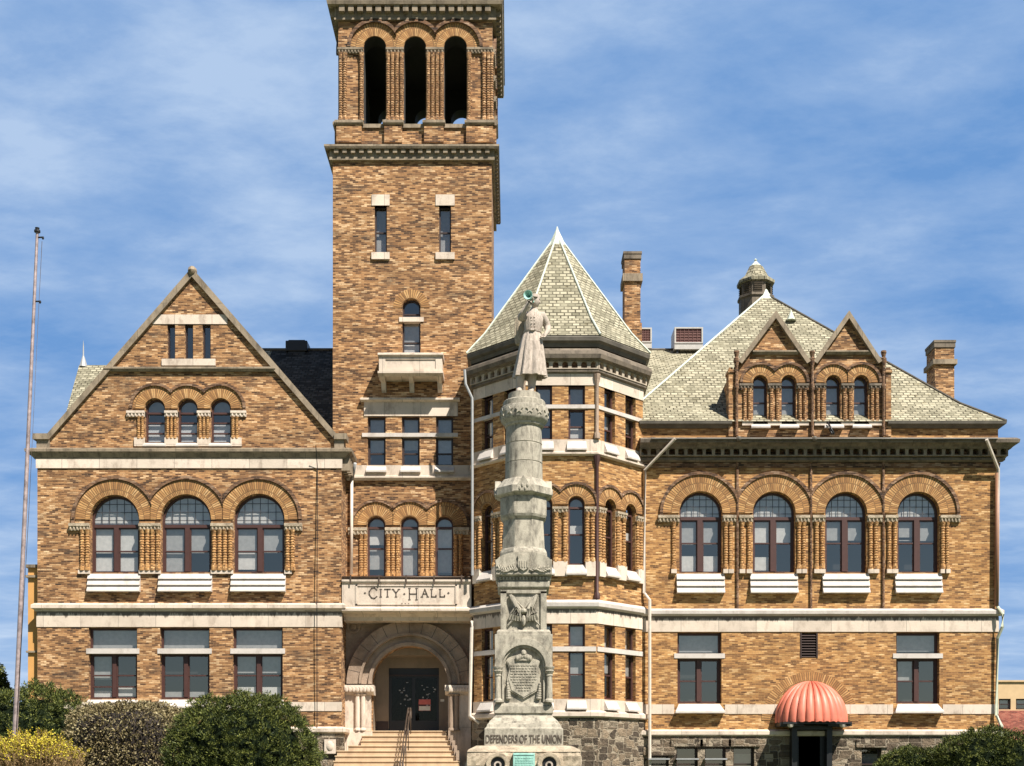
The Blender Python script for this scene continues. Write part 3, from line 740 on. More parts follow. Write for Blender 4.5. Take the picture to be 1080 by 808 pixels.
# ---- entrance arch
F = T
mb = MB()
mb.ring(F, AC_, AZ, T.M(53), T.M(66), -.05, .46, seg=40, uvs=False); 
mb.ring(F, AC_, AZ, T.M(50.5), T.M(53), -.05, .54, seg=40, uvs=False)
mb.ring(F, AC_, AZ, T.M(43.5), T.M(50.5), -.05, .28, seg=40, uvs=False)
mb.ring(F, AC_, AZ, T.M(40), T.M(43.5), -.3, .40, seg=40, uvs=False)
j = mb
for k in range(1, 14):
    a = PI*k/14
    j.face([F.P(AC_+r*math.cos(a+d), AZ+r*math.sin(a+d), .463) for r, d in ((T.M(53.3), -.006), (T.M(65.7), -.005), (T.M(65.7), .005), (T.M(53.3), .006))], 1)
arch = mb.build('entrance_arch', [M['brownstone'], M['ink']], HALL)
# spandrel stone facing and rosette
mb = MB()
sp = [(U(362), AZ)]+[(AC_+T.M(65.5)*math.cos(PI-PI*k/24), AZ+T.M(65.5)*math.sin(PI-PI*k/24)) for k in range(25)]+[(U(503), AZ), (U(503), Z(650)), (U(362), Z(650))]
mb.wall(F, sp, [], -.05, .07); mb.build('spandrel', M['brownstone'], HALL)
mb = MB(); c = F.P(U(373.5), Z(661.5), .07)
FR = lambda r, n: None
for r0, r1, n1 in ((T.M(5), T.M(7.2), .07), (T.M(0.6), T.M(3), .07)):
    mb.ring(F, U(373.5), Z(661.5), r0, r1, .06, .07+n1, seg=28, a0=0, a1=2*PI, uvs=False)
mb.build('rosette', M['brownstone'], HALL)
# piers, capitals, colonnettes
mb = MB()
mb.box(F, U(362.5), U(392), Z(780), Z(733), -.3, .36); mb.box(F, U(361.5), U(394), ZB, Z(772), -.2, .5)
pier = mb.build('entrance_pier', M['stone'], HALL)
box_part('entrance_pier', F, U(473), U(497), ZB, Z(733), -.3, .36, 'stone')
for a, b in ((361.5, 395.5), (470, 497)):
    mb = MB(); mb.run(F, U(a), U(b), [(-.3, Z(733.5)), (.42, Z(733.5)), (.56, Z(730)), (.58, Z(726)), (.55, Z(723.5)), (-.3, Z(723.5))])
    k = 9
    for i in range(k): mb.ell(F.P(U(a)+(U(b)-U(a))*(i+.5)/k, Z(728.5), .57), .09, .05, .11, 6, 4)
    mb.build('pier_capital', M['stone'], HALL)
for px in (378.2, 384, 476.5, 482): colonnette(F, U(px), Z(771), Z(733), T.M(2.7), .42, .12, .1, 'stone' if px < 400 else 'brownstone', False)
# vestibule
y1 = 1.5; V = front(y1)
mb = MB()
mb.box(T, AC_-AR-.2, AC_-AR, Z(771.5)-.1, Z(690), -y1, -.4); mb.box(T, AC_+AR, AC_+AR+.2, Z(771.5)-.1, Z(690), -y1, -.4)
mb.box(T, AC_-AR-.2, AC_+AR+.2, Z(690), Z(686)+.6, -y1, -.4)
zt = V.Z(704.5); d0, d1 = V.U(410), V.U(463)
mb.wall(V, [(AC_-AR-.2, Z(772)-.2), (d0, Z(772)-.2), (d0, zt), (d1, zt), (d1, Z(772)-.2), (AC_+AR+.2, Z(772)-.2), (AC_+AR+.2, Z(684)), (AC_-AR-.2, Z(684))], [], -.3, 0)
mb.build('vestibule_wall', M['plaster'], HALL)
zf = Z(771.2)
box_part('dado', V, AC_-AR, d0-.02, zf, zf+.5, -.05, .025, 'frame_dark'); 
dr = MB(); dr.box(V, d0, d1, zf, zt, -.3, -.1); door = dr.build('door', M['black'], HALL)
pn = MB()
for a, b in ((413, 434.5), (438, 460.5)): pn.box(V, V.U(a), V.U(b), V.Z(760), V.Z(715), -.1, -.085)
pn.build('pane', M['glass_door'], door)
pp = MB(); pp.box(V, V.U(441.5), V.U(454), V.Z(743), V.Z(737.6), -.085, -.075); pp.box(V, V.U(441.5), V.U(454), V.Z(749.5), V.Z(744.4), -.085, -.075); pp.build('notice', [M['red_paper']], door)
pp = MB(); pp.box(V, V.U(441.8), V.U(453.6), V.Z(749.2), V.Z(744.8), -.075, -.07); pp.build('notice', [M['paper']], door)
box_part('card', V, V.U(464.5), V.U(468.5), V.Z(740), V.Z(737.5), 0, .012, 'paper')
pp = MB()
for (ua, ub, n, zt_, zb_) in ((420, 433, 14, 720, 746), (444, 459, 22, 722, 748)):
    for i in range(n):
        u = rnd.uniform(V.U(ua), V.U(ub)); z = rnd.uniform(V.Z(zb_), V.Z(zt_)); pp.box(V, u, u+rnd.uniform(.03, .1), z, z+rnd.uniform(.02, .07), -.086, -.08)
pp.build('door_lettering', M['pipe_grey'], door)
box_part('transom', V, d0, d1, V.Z(713), V.Z(711.5), -.1, -.03, 'frame_dark', door)
# steps
mb = MB(); rz, tr = .225, .36
for k in range(10):
    za = zf-rz*k
    hwL = U(384) if k < 3 else (U(372) if k < 4 else U(361.5))
    mb.box(T, hwL+(.0 if k < 4 else -.02*(k-4)), U(471)+(.1*k if k < 7 else .7), za-rz-(.05 if k < 9 else .4), za-.05, -(y1 if k == 0 else -.2-.0), .45+tr*k)
    mb.box(T, hwL+(.0 if k < 4 else -.02*(k-4))-.02, U(471)+(.1*k if k < 7 else .7)+.02, za-.05, za, -(y1 if k == 0 else -.21-.0), .49+tr*k)
mb.build('entrance_steps', M['steps'], HALL, .015)
mb = MB()
for k in range(1, 6): mb.box(T, U(471)+.1*k+.02, U(474.5)+.1*k, zf-rz*k-.2, zf-rz*k+.22, .3+tr*k, .62+tr*k)
mb.build('stair_curb', M['brownstone'], HALL)

# ---- inscription parapet over the entrance
C = Fr((0, 0, 0), (1, 0, 0), (0, -1, 0), 56-1.65); U, Z = C.U, C.Z
u0, u1 = U(359.5)+.05, U(497); nf = 1.65
mb = MB()
mb.box(C, u0, u1, Z(641.5), Z(612.5), -.02, nf)
mb.run(C, u0, u1, [(-.02, Z(646)), (nf+.02, Z(646)), (nf+.12, Z(644.5)), (nf+.12, Z(642)), (nf+.02, Z(640.5)), (-.02, Z(640.5))])
mb.run(C, u0, u1, [(0, Z(615.5)), (nf+.03, Z(615.5)), (nf+.08, Z(613.5)), (nf+.08, Z(611.5)), (0, Z(611.5))])
mb.run(C, u0, u1, [(-.02, Z(646)), (nf-.35, Z(646)), (nf-.55, Z(649)), (nf-.6, Z(653)), (-.02, Z(653))])
for a, b, c, d in ((375, 377, 617, 638), (480, 482, 617, 638), (375, 482, 617, 618.2), (375, 482, 637, 638)): mb.box(C, U(a), U(b), Z(d), Z(c), nf-.01, nf+.035)
par = mb.build('parapet', M['stone'], HALL)
def letter(mb, F, ch, u, z, h, th, n0, n1):
    S = {'C': [[(.85, .8), (.6, 1), (.3, .95), (.05, .65), (.05, .35), (.3, .05), (.6, 0), (.85, .2)]], 'I': [[(.5, 0), (.5, 1)]], 'T': [[(.5, 0), (.5, 1)], [(0, 1), (1, 1)]],
         'Y': [[(.5, 0), (.5, .5), (0, 1)], [(.5, .5), (1, 1)]], 'H': [[(.1, 0), (.1, 1)], [(.9, 0), (.9, 1)], [(.1, .5), (.9, .5)]], 'A': [[(0, 0), (.5, 1), (1, 0)], [(.2, .38), (.8, .38)]],
         'L': [[(.2, 1), (.2, 0), (.95, 0), (.95, .22)]]}
    SER = {'I': [(.5, 0), (.5, 1)], 'T': [(.5, 0)], 'Y': [(.5, 0), (0, 1), (1, 1)], 'H': [(.1, 0), (.1, 1), (.9, 0), (.9, 1)], 'A': [(0, 0), (1, 0)], 'L': [(.2, 1)]}
    wd = {'I': .42, 'C': .9}.get(ch, .78)*h
    for st in S[ch]:
        for (a, b), (c, d) in zip(st, st[1:]):
            p, q = Vector((u+a*wd, z+b*h)), Vector((u+c*wd, z+d*h)); e = (q-p).normalized(); t = Vector((-e.y, e.x))*th/2; p = p-e*th*.3; q = q+e*th*.3
            mb.prism(F, [tuple(p+t), tuple(p-t), tuple(q-t), tuple(q+t)], n0, n1)
    for a, b in SER.get(ch, []):
        mb.box(F, u+a*wd-th*1.1, u+a*wd+th*1.1, z+b*h-th*.32, z+b*h+th*.32, n0, n1+.002)
    return wd
mb = MB()
def dot(px, py, s=.05): mb.prism(C, [(U(px)-s, Z(py)), (U(px), Z(py)-s), (U(px)+s, Z(py)), (U(px), Z(py)+s)], nf, nf+.015)
for ch, px, py, h in (('C', 389, 631.2, 11.2), ('I', 400.0, 629.5, 8), ('T', 405.6, 629.5, 8), ('Y', 414.6, 629.5, 8), ('H', 431, 632.5, 12), ('A', 445, 629.5, 8), ('L', 454, 629.5, 8), ('L', 463, 629.5, 8)):
    letter(mb, C, ch, U(px), Z(py), C.M(h), .048, nf, nf+.016)
dot(385, 625.5); dot(426.5, 626.5); dot(473, 625.5)
for px in (424, 427.5, 431): mb.ell(C.P(U(px), Z(637.1), nf+.02), .05, .02, .03, 6, 4)
mb.build('inscription', M['ink'], par)
mb = MB(); mb.tube([C.P(U(360.5), Z(608.7), nf+.02), C.P(U(497), Z(608.7), nf+.02)], .035, 6)
mb.box(C, U(360.5), U(497), Z(611.4), Z(609.5), nf-.1, nf+.0)
for px in (370, 400, 428.5, 458, 487):
    mb.box(C, U(px)-.03, U(px)+.03, Z(616), Z(607), nf+.085, nf+.11)
mb.build('parapet_rail', M['rail'], par)
# ================================================= octagonal bay
WY = -1.7; SB = (56+WY)/56
BX, AP = 2.04*SB, 3.71*SB
TAN = math.tan(PI/8); HW = AP*TAN
BCY = 1.54*SB+WY
D0 = BCY-AP-CAMY                                    # distance of the front face
ZBy = lambda py: CAMZ+(HOR-py)*D0/FPX
K = D0/FPX
def octf(k):
    """k=0 front, 1 right, -1 left ... face frame with u centred"""
    a = -PI/2+k*PI/4
    n = Vector((math.cos(a), math.sin(a), 0)); u = Vector((-n.y, n.x, 0))
    return Fr(Vector((BX, BCY, 0))+n*AP, u, n)
Z = ZBy
wu = [(-1.044*SB, -.343*SB), (.343*SB, 1.044*SB)]
au = [(-1.02*SB, -.34*SB), (.34*SB, 1.02*SB)]
wallm = MB()
for k in range(-3, 5):
    F = octf(k); holes = []
    if k in (-1, 0, 1):
        for a, b in wu: holes += [rect(a, b, Z(463.5), Z(406.5)), rect(a, b, Z(737), Z(658))]
        for a, b in au: holes.append(archpoly(a, b, Z(595.5), Z(532)))
        wallm.wall(F, rect(-HW, HW, ZB, Z(366)), holes, -.4, 0)
    else:
        wallm.box(F, -HW, HW, ZB if k in (-2, 2) else 15.0, Z(366), -.4, 0)
wallm.build('bay_wall', M['brick'], HALL)
PR = dict(
    eave=[(-.3, Z(366)), (.12, Z(366)), (.16, Z(362)), (.28, Z(359)), (.30, Z(355)), (.26, Z(353.5)), (-.3, Z(353))],
    cornice=[(-.2, Z(381)), (.2, Z(381)), (.22, Z(379.8)), (.34, Z(377.5)), (.38, Z(373)), (.35, Z(369.5)), (.05, Z(367)), (-.2, Z(367))],
    low=[(-.2, Z(394.3)), (.06, Z(394.3)), (.14, Z(393)), (.14, Z(391)), (.05, Z(390.3)), (-.2, Z(390.3))],
    frieze=[(-.2, Z(406.5)), (.03, Z(406.5)), (.03, Z(394.4)), (-.2, Z(394.4))],
    sillb=[(-.2, Z(481)), (.08, Z(481)), (.16, Z(479.6)), (.16, Z(478)), (.04, Z(476.5)), (.04, Z(463.8)), (-.2, Z(463.8))],
    belt=[(-.2, Z(642)), (.06, Z(642)), (.18, Z(640)), (.2, Z(636)), (.12, Z(633)), (-.2, Z(632))],
    frieze2=[(-.2, Z(657.6)), (.03, Z(657.6)), (.03, Z(642.2)), (-.2, Z(642.2))],
    sillb2=[(-.2, Z(749)), (.04, Z(749)), (.04, Z(737.3)), (-.2, Z(737.3))],
    water=[(-.2, Z(757)), (.14, Z(757)), (.22, Z(755.5)), (.22, Z(751.5)), (.06, Z(749.2)), (-.2, Z(749.2))],
)
for _k in ('eave', 'cornice'): PR[_k] = fixp(PR[_k], D0)
def octrun(name, prof, mat, ks=(-3, -2, -1, 0, 1, 2, 3, 4)):
    mb = MB()
    for k in ks: mb.run(octf(k), -HW, HW, prof, TAN, TAN, caps=False)
    return mb.build(name, M[mat], HALL)
octrun('eave_gutter', PR['eave'], 'gutter')
octrun('cornice', PR['cornice'], 'stone_dirty'); octrun('corbel_moulding', PR['low'], 'stone_dirty')
tri = (-2, -1, 0, 1, 2)
octrun('corbel_hole_shade', [(-.2, Z(390.2)), (.02, Z(390.2)), (.02, Z(381)), (-.2, Z(381))], 'brick_dark')  # dark strip paints the shade seen inside the corbel holes
octrun('frieze', PR['frieze'], 'stone', tri); octrun('sill_band', PR['sillb'], 'stone', tri)
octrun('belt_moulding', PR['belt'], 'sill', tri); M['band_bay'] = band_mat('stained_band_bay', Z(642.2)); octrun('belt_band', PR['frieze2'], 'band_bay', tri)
octrun('sill_band', PR['sillb2'], 'stone', tri); octrun('water_table', PR['water'], 'stone', tri)
mb = MB()
for k in (-2, -1, 0, 1, 2, 3, -3): arcade(mb, octf(k), -HW-.06, HW+.06, Z(390.5), Z(381), -.1, .17, .40*SB, .25*SB)
mb.build('corbel_table', M['corbel'], HALL)
mb = MB()
for k in tri: mb.run(octf(k), -HW, HW, [(-.2, ZB), (.1, ZB), (.1, Z(757)), (-.2, Z(757))], TAN, TAN, caps=False)
mb.build('foundation', M['rock'], HALL)
for k in (-1, 0, 1):
    F = octf(k)
    mb = MB()
    for a, b in ((-HW+.06, -1.2), (-.22, .22), (1.2, HW-.06)): pass
    box_part('transom_band', F, -HW+.02, HW-.02, Z(431), Z(427), -.3, .04, 'sill')
    box_part('transom_band', F, -HW+.02, HW-.02, Z(687), Z(682), -.3, .04, 'sill')
    for i, (a, b) in enumerate(wu):
        w = window(F, a, b, Z(463.5), Z(406.5), rec=.27, fr=.085, trans=[(Z(429), .3)], rails=[Z(449)], blinds=[(a, b, Z(460), Z(450), 'blind')] if k == 0 and i else [(a, b, Z(448), Z(431), 'blind_grey')], shade=(Z(427), 'blind_grey'))
        sill(F, w, a-.07, b+.07, Z(475.5), Z(464), .2, .03)
        w = window(F, a, b, Z(737), Z(658), rec=.27, fr=.085, trans=[(Z(684.5), .3)], rails=[Z(711)], blinds=[(a, b, Z(711), Z(690), 'blind_grey')], shade=(Z(682), 'blind'))
        sill(F, w, a-.07, b+.07, Z(748.6), Z(737.5), .24, .03)
    for i, (a, b) in enumerate(au):
        uc = (a+b)/2; r = (b-a)/2
        w = window(F, a, b, Z(595.5), 0, zs=Z(532), rec=.27, fr=.075, trans=[(Z(535), .08)], rails=[Z(563)], blinds=[(a, b, Z(563), Z(553), 'blind')] if i else [], shade=(Z(534), 'blind_grey'))
        sill(F, w, a-.1, b+.1, Z(607), Z(595.8), .26, .05)
        arch_ring(F, w, uc, Z(532), r, .83*SB, .11, abs(uc) if i else HW+uc-.01, HW-uc-.01 if i else abs(uc), n=.05, nh=.11)
    for a, b, cs in ((-HW+.02, -1.0, (-1.10, -1.32)), (-.32, .32, (-.19, .19)), (1.0, HW-.02, (1.10, 1.32))):
        impost(F, a, b, Z(541), Z(535), .15)
        for c in cs: colonnette(F, c, Z(593), Z(541), .095, .03, .2, .2, 'brick')
        box_part('base_block', F, a+.03, b-.03, Z(608), Z(592.5), -.1, .14, 'stone')
# corner shafts
for s in (-1, 1):
    p = octf(0).P(s*HW, 0, .03)
    for z0, z1 in ((Z(632), Z(481)), (Z(463), Z(395))):
        mb = MB(); mb.lathe(p.x+s*.01, p.y, [(.13, z0), (.13, z0+.2), (.075, z0+.3), (.075, z1-.4), (.13, z1-.2), (.15, z1)], 8); mb.build('corner_shaft', M['frame'] if z0 < Z(500) else M['brownstone'], HALL)
# spire roof
RA = AP+.30; apz = CAMZ+(HOR-247.5)*(BCY-CAMY)/FPX; ez = CAMZ+(ZBy(353.5)-CAMZ)*(D0-.28)/D0
def octpt(ap, k, z): a = -PI/2+PI/8+k*PI/4; r = ap/math.cos(PI/8); return Vector((BX+r*math.cos(a), BCY+r*math.sin(a), z))
mb = MB()
prs = [(RA, ez), (RA*.80, ez+(apz-ez)*.165), (.0, apz)]
for k in range(8):
    a, b = octpt(prs[0][0], k-1, ez), octpt(prs[0][0], k, ez); c, d = octpt(prs[1][0], k, prs[1][1]), octpt(prs[1][0], k-1, prs[1][1])
    mb.face([a, b, c, d]); mb.face([d, c, Vector((BX, BCY, apz))])
    mb.face([a, b, octpt(AP-.2, k, ez-.15), octpt(AP-.2, k-1, ez-.15)])
spire = mb.build('spire_roof', M['slate'], HALL)
for k in range(8):
    h = MB(); h.tube([octpt(RA+.02, k, ez+.03), octpt(prs[1][0]+.02, k, prs[1][1]+.03), (BX, BCY, apz+.03)], .042, 6); h.build('hip_flashing', M['copper'], spire)
h = MB()
h.lathe(BX, BCY, [(.40, apz-.70), (.42, apz-.66), (.28, apz-.27), (.16, apz-.02), (.07, apz+.18), (.03, apz+.33), (0, apz+.36)], 8, sm=False, rot=PI/8); h.build('finial', M['copper'], spire)

# ================================================= right wing
W = front(WY); U, Z = W.U, W.Z
rx0, rx1 = U(674), U(1052.7)
RW_A = [(716.5, 761.5), (794, 838.6), (870.2, 914), (946.6, 990.5)]
RW_G = [(714.5, 761), (945.2, 990.8)]
RW_B = [(684, 705, 797), (713, 735.5, 788), (743, 765, 788), (773, 795, 788), (908, 929, 789)]
holes = [archpoly(U(a), U(b), Z(604), Z(541)) for a, b in RW_A]+[rect(U(a), U(b), Z(742), Z(667)) for a, b in RW_G]
holes.append(rect(U(844), U(862.5), Z(694), Z(667.5)))
mb = MB(); mb.wall(W, rect(rx0, rx1, Z(776), Z(449)), holes, -.45, 0)
mb.build('right_wing_wall', M['brick'], HALL)
Wr = Fr((rx1, 0, 0), (0, 1, 0), (1, 0, 0))
mb = MB(); mb.box(Wr, WY+.45, 16, ZB, Z(449), -.45, 0); mb.build('side_wall', M['brick'], HALL)
# foundation with basement openings
fh = [rect(U(a), U(b), 1.55, Z(t)) for a, b, t in RW_B]+[rect(U(836), U(870), ZB+.05, Z(768))]
mb = MB(); mb.wall(W, rect(rx0, rx1+.1, ZB, Z(776.2)), fh, -.42, .12); mb.box(Wr, WY, 16, ZB, Z(776.2), -.3, .1); mb.build('foundation', M['rock'], HALL)
for i, (a, b, t) in enumerate(RW_B):
    w = window(W, U(a), U(b), 1.55, Z(t), rec=.28, fr=.07, rails=[Z(806)], frame='frame_dark', blinds=[(U(a), U(b), 1.6, Z(795), 'blind_grey')] if i > 2 else [], name='basement_window')
    mb = MB(); u0, u1 = U(a)-.25, U(b)+.25
    mb.box(W, u0, u1, Z(t)+.0, Z(t)+.36, -.05, .2); mb.build('lintel', M['rock'], w, .04)
    if i in (0, 1, 2): mb = MB(); mb.box(W, U(a)-.05, U(b)+.0, Z(801.5), Z(800), .1, .5); mb.build('awning_bar', M['pipe_grey'], w)
for i, (a, b) in enumerate(RW_A):
    ua, ub = U(a), U(b); uc = (ua+ub)/2; r = (ub-ua)/2
    bl = [[(ua, ub, Z(602), Z(585), 'blind'), (ua, uc, Z(573), Z(549), 'blind_grey'), (uc, ub, Z(573), Z(549), 'blind_grey')],
          [(ua, uc, Z(572), Z(549), 'blind'), (uc, ub, Z(572), Z(549), 'blind'), (ua, uc, Z(602), Z(586), 'blind')],
          [(ua, ub, Z(573), Z(549), 'blind_grey')], [(ua, ub, Z(573), Z(549), 'blind_grey'), (ua, uc, Z(568), Z(565), 'blind')]][i]
    w = window(W, ua, ub, Z(604), 0, zs=Z(541), rec=.34, trans=[(Z(546), .13)], mull=.11, rails=[Z(572)], grid=6, blinds=bl, shade=(Z(544), 'blind'), glassm='glass_frost')
    sill(W, w, ua-.12, ub+.1, Z(626), Z(604.4), .25, .05, 3)
    arch_ring(W, w, uc, Z(541), r, W.M(40), W.M(3.3), W.M(38.1) if i else 9e9, W.M(38.1) if i < 3 else 9e9, drop=W.M(4))
for a, b, cs in ((694, 716.3, (710.5,)), (761.8, 776, (765.3, 770.5)), (779, 793.8, (782.5, 790)), (838.8, 853.5, (842.5, 847.5)), (856.5, 870, (861, 867)), (914.2, 930, (918, 923.5)), (933, 946.4, (937.5, 943.5)), (990.7, 1012, (994, 998.5))):
    impost(W, U(a), U(b), Z(551), Z(544), .17)
    for c in cs:
        colonnette(W, U(c), Z(601), Z(551), W.M(2.2), .03, .25, .2, 'brick')
        box_part('base_block', W, U(c-2.9), U(c+2.9), Z(605), Z(600.8), -.1, .15, 'stone')
for px in (777.5, 855, 931.3):
    mb = MB(); p = W.P(U(px), 0, .05); r = W.M(1.45)
    mb.lathe(p.x, p.y, [(r, Z(642)), (r, Z(522)), (r*1.8, Z(519)), (r*1.8, Z(516)), (r, Z(513)), (r, Z(489)), (r*1.7, Z(484)), (r*1.9, Z(483))], 8); mb.build('wall_shaft', M['brick_dark'], HALL)
for i, (a, b) in enumerate(RW_G):
    ua, ub = U(a), U(b); uc = (ua+ub)/2
    w = window(W, ua, ub, Z(742), Z(667), rec=.36, trans=[(Z(692), .3)], mull=.085, rails=[Z(718)], blinds=[(ua, ub, Z(690), Z(667), 'blind_grey')]+([(ua, uc, Z(717), Z(695), 'blind_grey')] if i else []), fr=.1)
    box_part('transom_bar', W, ua-.14, ub+.14, Z(694.3), Z(689.3), -.3, .03, 'sill', w)
    sill(W, w, ua-.12, ub+.1, Z(752.5), Z(742.5), .34, .18)
# louvred vent
mb = MB(); ua, ub = U(844), U(862.5)
mb.box(W, ua, ub, Z(694), Z(667.5), -.3, -.25)
for k in range(9):
    z = Z(693)+(Z(668)-Z(693))*k/9; mb.face([W.P(ua, z, .0), W.P(ub, z, .0), W.P(ub, z+.11, -.12), W.P(ua, z+.11, -.12)])
for a, b in ((ua, ua+.06), (ub-.06, ub)): mb.box(W, a, b, Z(694), Z(667.5), -.2, .02)
mb.build('louvre_vent', M['frame_dark'], HALL)
# bands
mb = MB(); mb.run(W, rx0, rx1, [(-.2, Z(650)), (.08, Z(650)), (.19, Z(648)), (.2, Z(644.5)), (.1, Z(642.3)), (-.2, Z(641.5))], 0, 1); mb.build('belt_moulding', M['sill'], HALL)
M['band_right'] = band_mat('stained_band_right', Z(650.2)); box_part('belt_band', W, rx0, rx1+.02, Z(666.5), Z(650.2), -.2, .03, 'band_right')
ed = [rx0]+[v for a, b in RW_G for v in (U(a)-.14, U(b)+.14)]+[rx1+.015]
for a, b in zip(ed[::2], ed[1::2]): box_part('sill_band', W, a, b, Z(753), Z(743), -.1, .025, 'stone')
mb = MB(); mb.run(W, rx0, rx1, [(-.2, Z(776.5)), (.16, Z(776.5)), (.22, Z(775)), (.22, Z(771.5)), (.06, Z(769.5)), (-.2, Z(769.5))], 0, 1); mb.build('water_table', M['stone'], HALL)
# corbelled cornice
mb = MB(); mb.run(W, rx0, rx1, [(-.2, Z(494)), (.04, Z(493.5)), (.08, Z(488.5)), (-.2, Z(488.5))], 0, 1); mb.run(W, rx0, rx1, [(-.2, Z(483)), (.02, Z(483)), (.02, Z(473)), (-.2, Z(473))], 0, 1); mb.build('frieze_and_hole_shade', M['brick_dark'], HALL)  # second run: dark colour painted in as shade behind the corbel holes
mb = MB(); mb.run(W, rx0, rx1, [(-.2, Z(488)), (.14, Z(488)), (.22, Z(486.5)), (.22, Z(484)), (.12, Z(483)), (-.2, Z(483))], 0, 1); mb.build('corbel_moulding', M['stone_dirty'], HALL)
mb = MB(); arcade(mb, W, rx0, rx1+.3, Z(483), Z(473), -.05, .34, W.M(9.6), W.M(6.4)); arcade(mb, Wr, WY, 8, Z(483), Z(473), -.05, .34, W.M(9.6), W.M(6.4)); mb.build('corbel_table', M['coping'], HALL)
cprof = [(-.2, Z(473.2)), (.40, Z(473.2)), (.46, Z(471)), (.56, Z(468.5)), (.66, Z(466.5)), (.68, Z(463)), (.56, Z(461.5)), (-.2, Z(461))]
cprof = fixp(cprof, 56+WY)
mb = MB(); mb.run(W, rx0, rx1, cprof, 0, 1); mb.run(Wr, WY, 16, cprof, 1, 0); mb.build('cornice', M['stone_dirty'], HALL)
mb = MB(); zg = CAMZ+(Z(463)-CAMZ)*(56+WY-.7)/(56+WY); mb.tube([W.P(U(685), zg, .72), W.P(U(1045), zg, .72)], .05, 6)
for px in (776, 855): mb.ell(W.P(U(px), zg, .72), .12, .12, .12)
mb.build('gutter_pipe', M['gutter'], HALL)
ea = [(-.2, Z(452)), (.06, Z(452)), (.12, Z(450.5)), (.26, Z(448.5)), (.28, Z(445.5)), (-.2, Z(445))]
mb = MB(); mb.run(W, rx0, U(771), ea, 0, 0); mb.run(W, U(935), rx1, ea, 0, 1); mb.run(Wr, WY, 16, ea, 1, 0); mb.build('eave_gutter', M['gutter'], HALL)
# main roofs
ez = Z(446); APX = Vector((12.42, 6.3, 25.45)); rzr = 23.3
xe0, xe1, yf, yb = 4.1, rx1+.25, WY-.25, 14.5
def lerp(a, b, t): return a+(b-a)*t
mb = MB()
cor = [Vector((xe0, yf, ez)), Vector((xe1, yf, ez)), Vector((xe1, yb, ez)), Vector((xe0, yb, ez))]
mid = [Vector((lerp(c.x, APX.x, .17), lerp(c.y, APX.y, .17), ez+(APX.z-ez)*.135)) for c in cor]
for k in range(4):
    a, b = cor[k], cor[(k+1) % 4]; c, d = mid[(k+1) % 4], mid[k]
    mb.face([a, b, c, d]); mb.face([d, c, APX])
proof = mb.build('hipped_roof', M['slate'], HALL)
for k in (0, 1):
    h = MB(); h.tube([cor[k]+Vector((0, 0, .03)), mid[k]+Vector((0, 0, .03)), APX+Vector((0, 0, .03))], .05, 6); h.build('hip_flashing', M['copper'] if k == 0 else M['gutter'], proof)
h = MB(); h.lathe(APX.x, APX.y, [(.62, APX.z-.55), (.36, APX.z-.27), (.16, APX.z+.03), (.06, APX.z+.22), (0, APX.z+.27)], 4, rot=PI/4, sm=False); h.build('finial', M['copper'], proof)
# small conical vent cap on the slope
px, py = 835, 337; yv = yf+(6.3-yf)*.80; fv = front(yv)
h = MB(); p = fv.P(fv.U(px-2), 0, .25); h.lathe(p.x, p.y, [(.27, fv.Z(340)), (.2, fv.Z(339)), (.08, fv.Z(333)), (0, fv.Z(328))], 8); h.build('vent_cap', M['copper'], proof)
def slope(name, xa, xb, mat, e0=17.2, yy=-.1):
    mb = MB()
    mb.face([(xa, yy, e0), (xb, yy, e0), (xb, 8, rzr), (xa, 8, rzr)]); mb.face([(xa, 16.2, e0), (xb, 16.2, e0), (xb, 8, rzr), (xa, 8, rzr)])
    return mb.build(name, M[mat], HALL)
slope('main_roof', -.6, 9.2, 'slate', 17.0, WY+.1); slope('dark_roof', -12.05, -7.7, 'slate_dark', 16.3); slope('main_roof', -16, -12.05, 'slate', 16.3)
mb = MB(); mb.tube([(-13, 8, rzr+.03), (-7.5, 8, rzr+.03)], .07, 6); mb.tube([(0, 8, rzr+.03), (9.2, 8, rzr+.03)], .06, 6); mb.build('ridge_cap', M['gutter'], HALL)
# rear pavilion roof to the left with its spike
mb = MB(); q = [(-21.7, 5, 18), (-14, 5, 18), (-14, 10, 23.2), (-22.42, 10, 23.2)]
mb.face(q); mb.face([(-14, 10, 23.2), (-22.42, 10, 23.2), (-21.7, 15.5, 18), (-14, 15.5, 18)]); mb.face([(-22.42, 10, 23.2), (-21.7, 5, 18), (-21.7, 15.5, 18)])
rp = mb.build('pavilion_roof', M['slate'], HALL)
h = MB(); h.lathe(-22.2, 10, [(.22, 23.1), (.12, 23.45), (.09, 23.55), (.04, 23.7), (.03, 24.2), (0, 24.5)], 8); h.build('finial', M['pipe_grey'], rp)
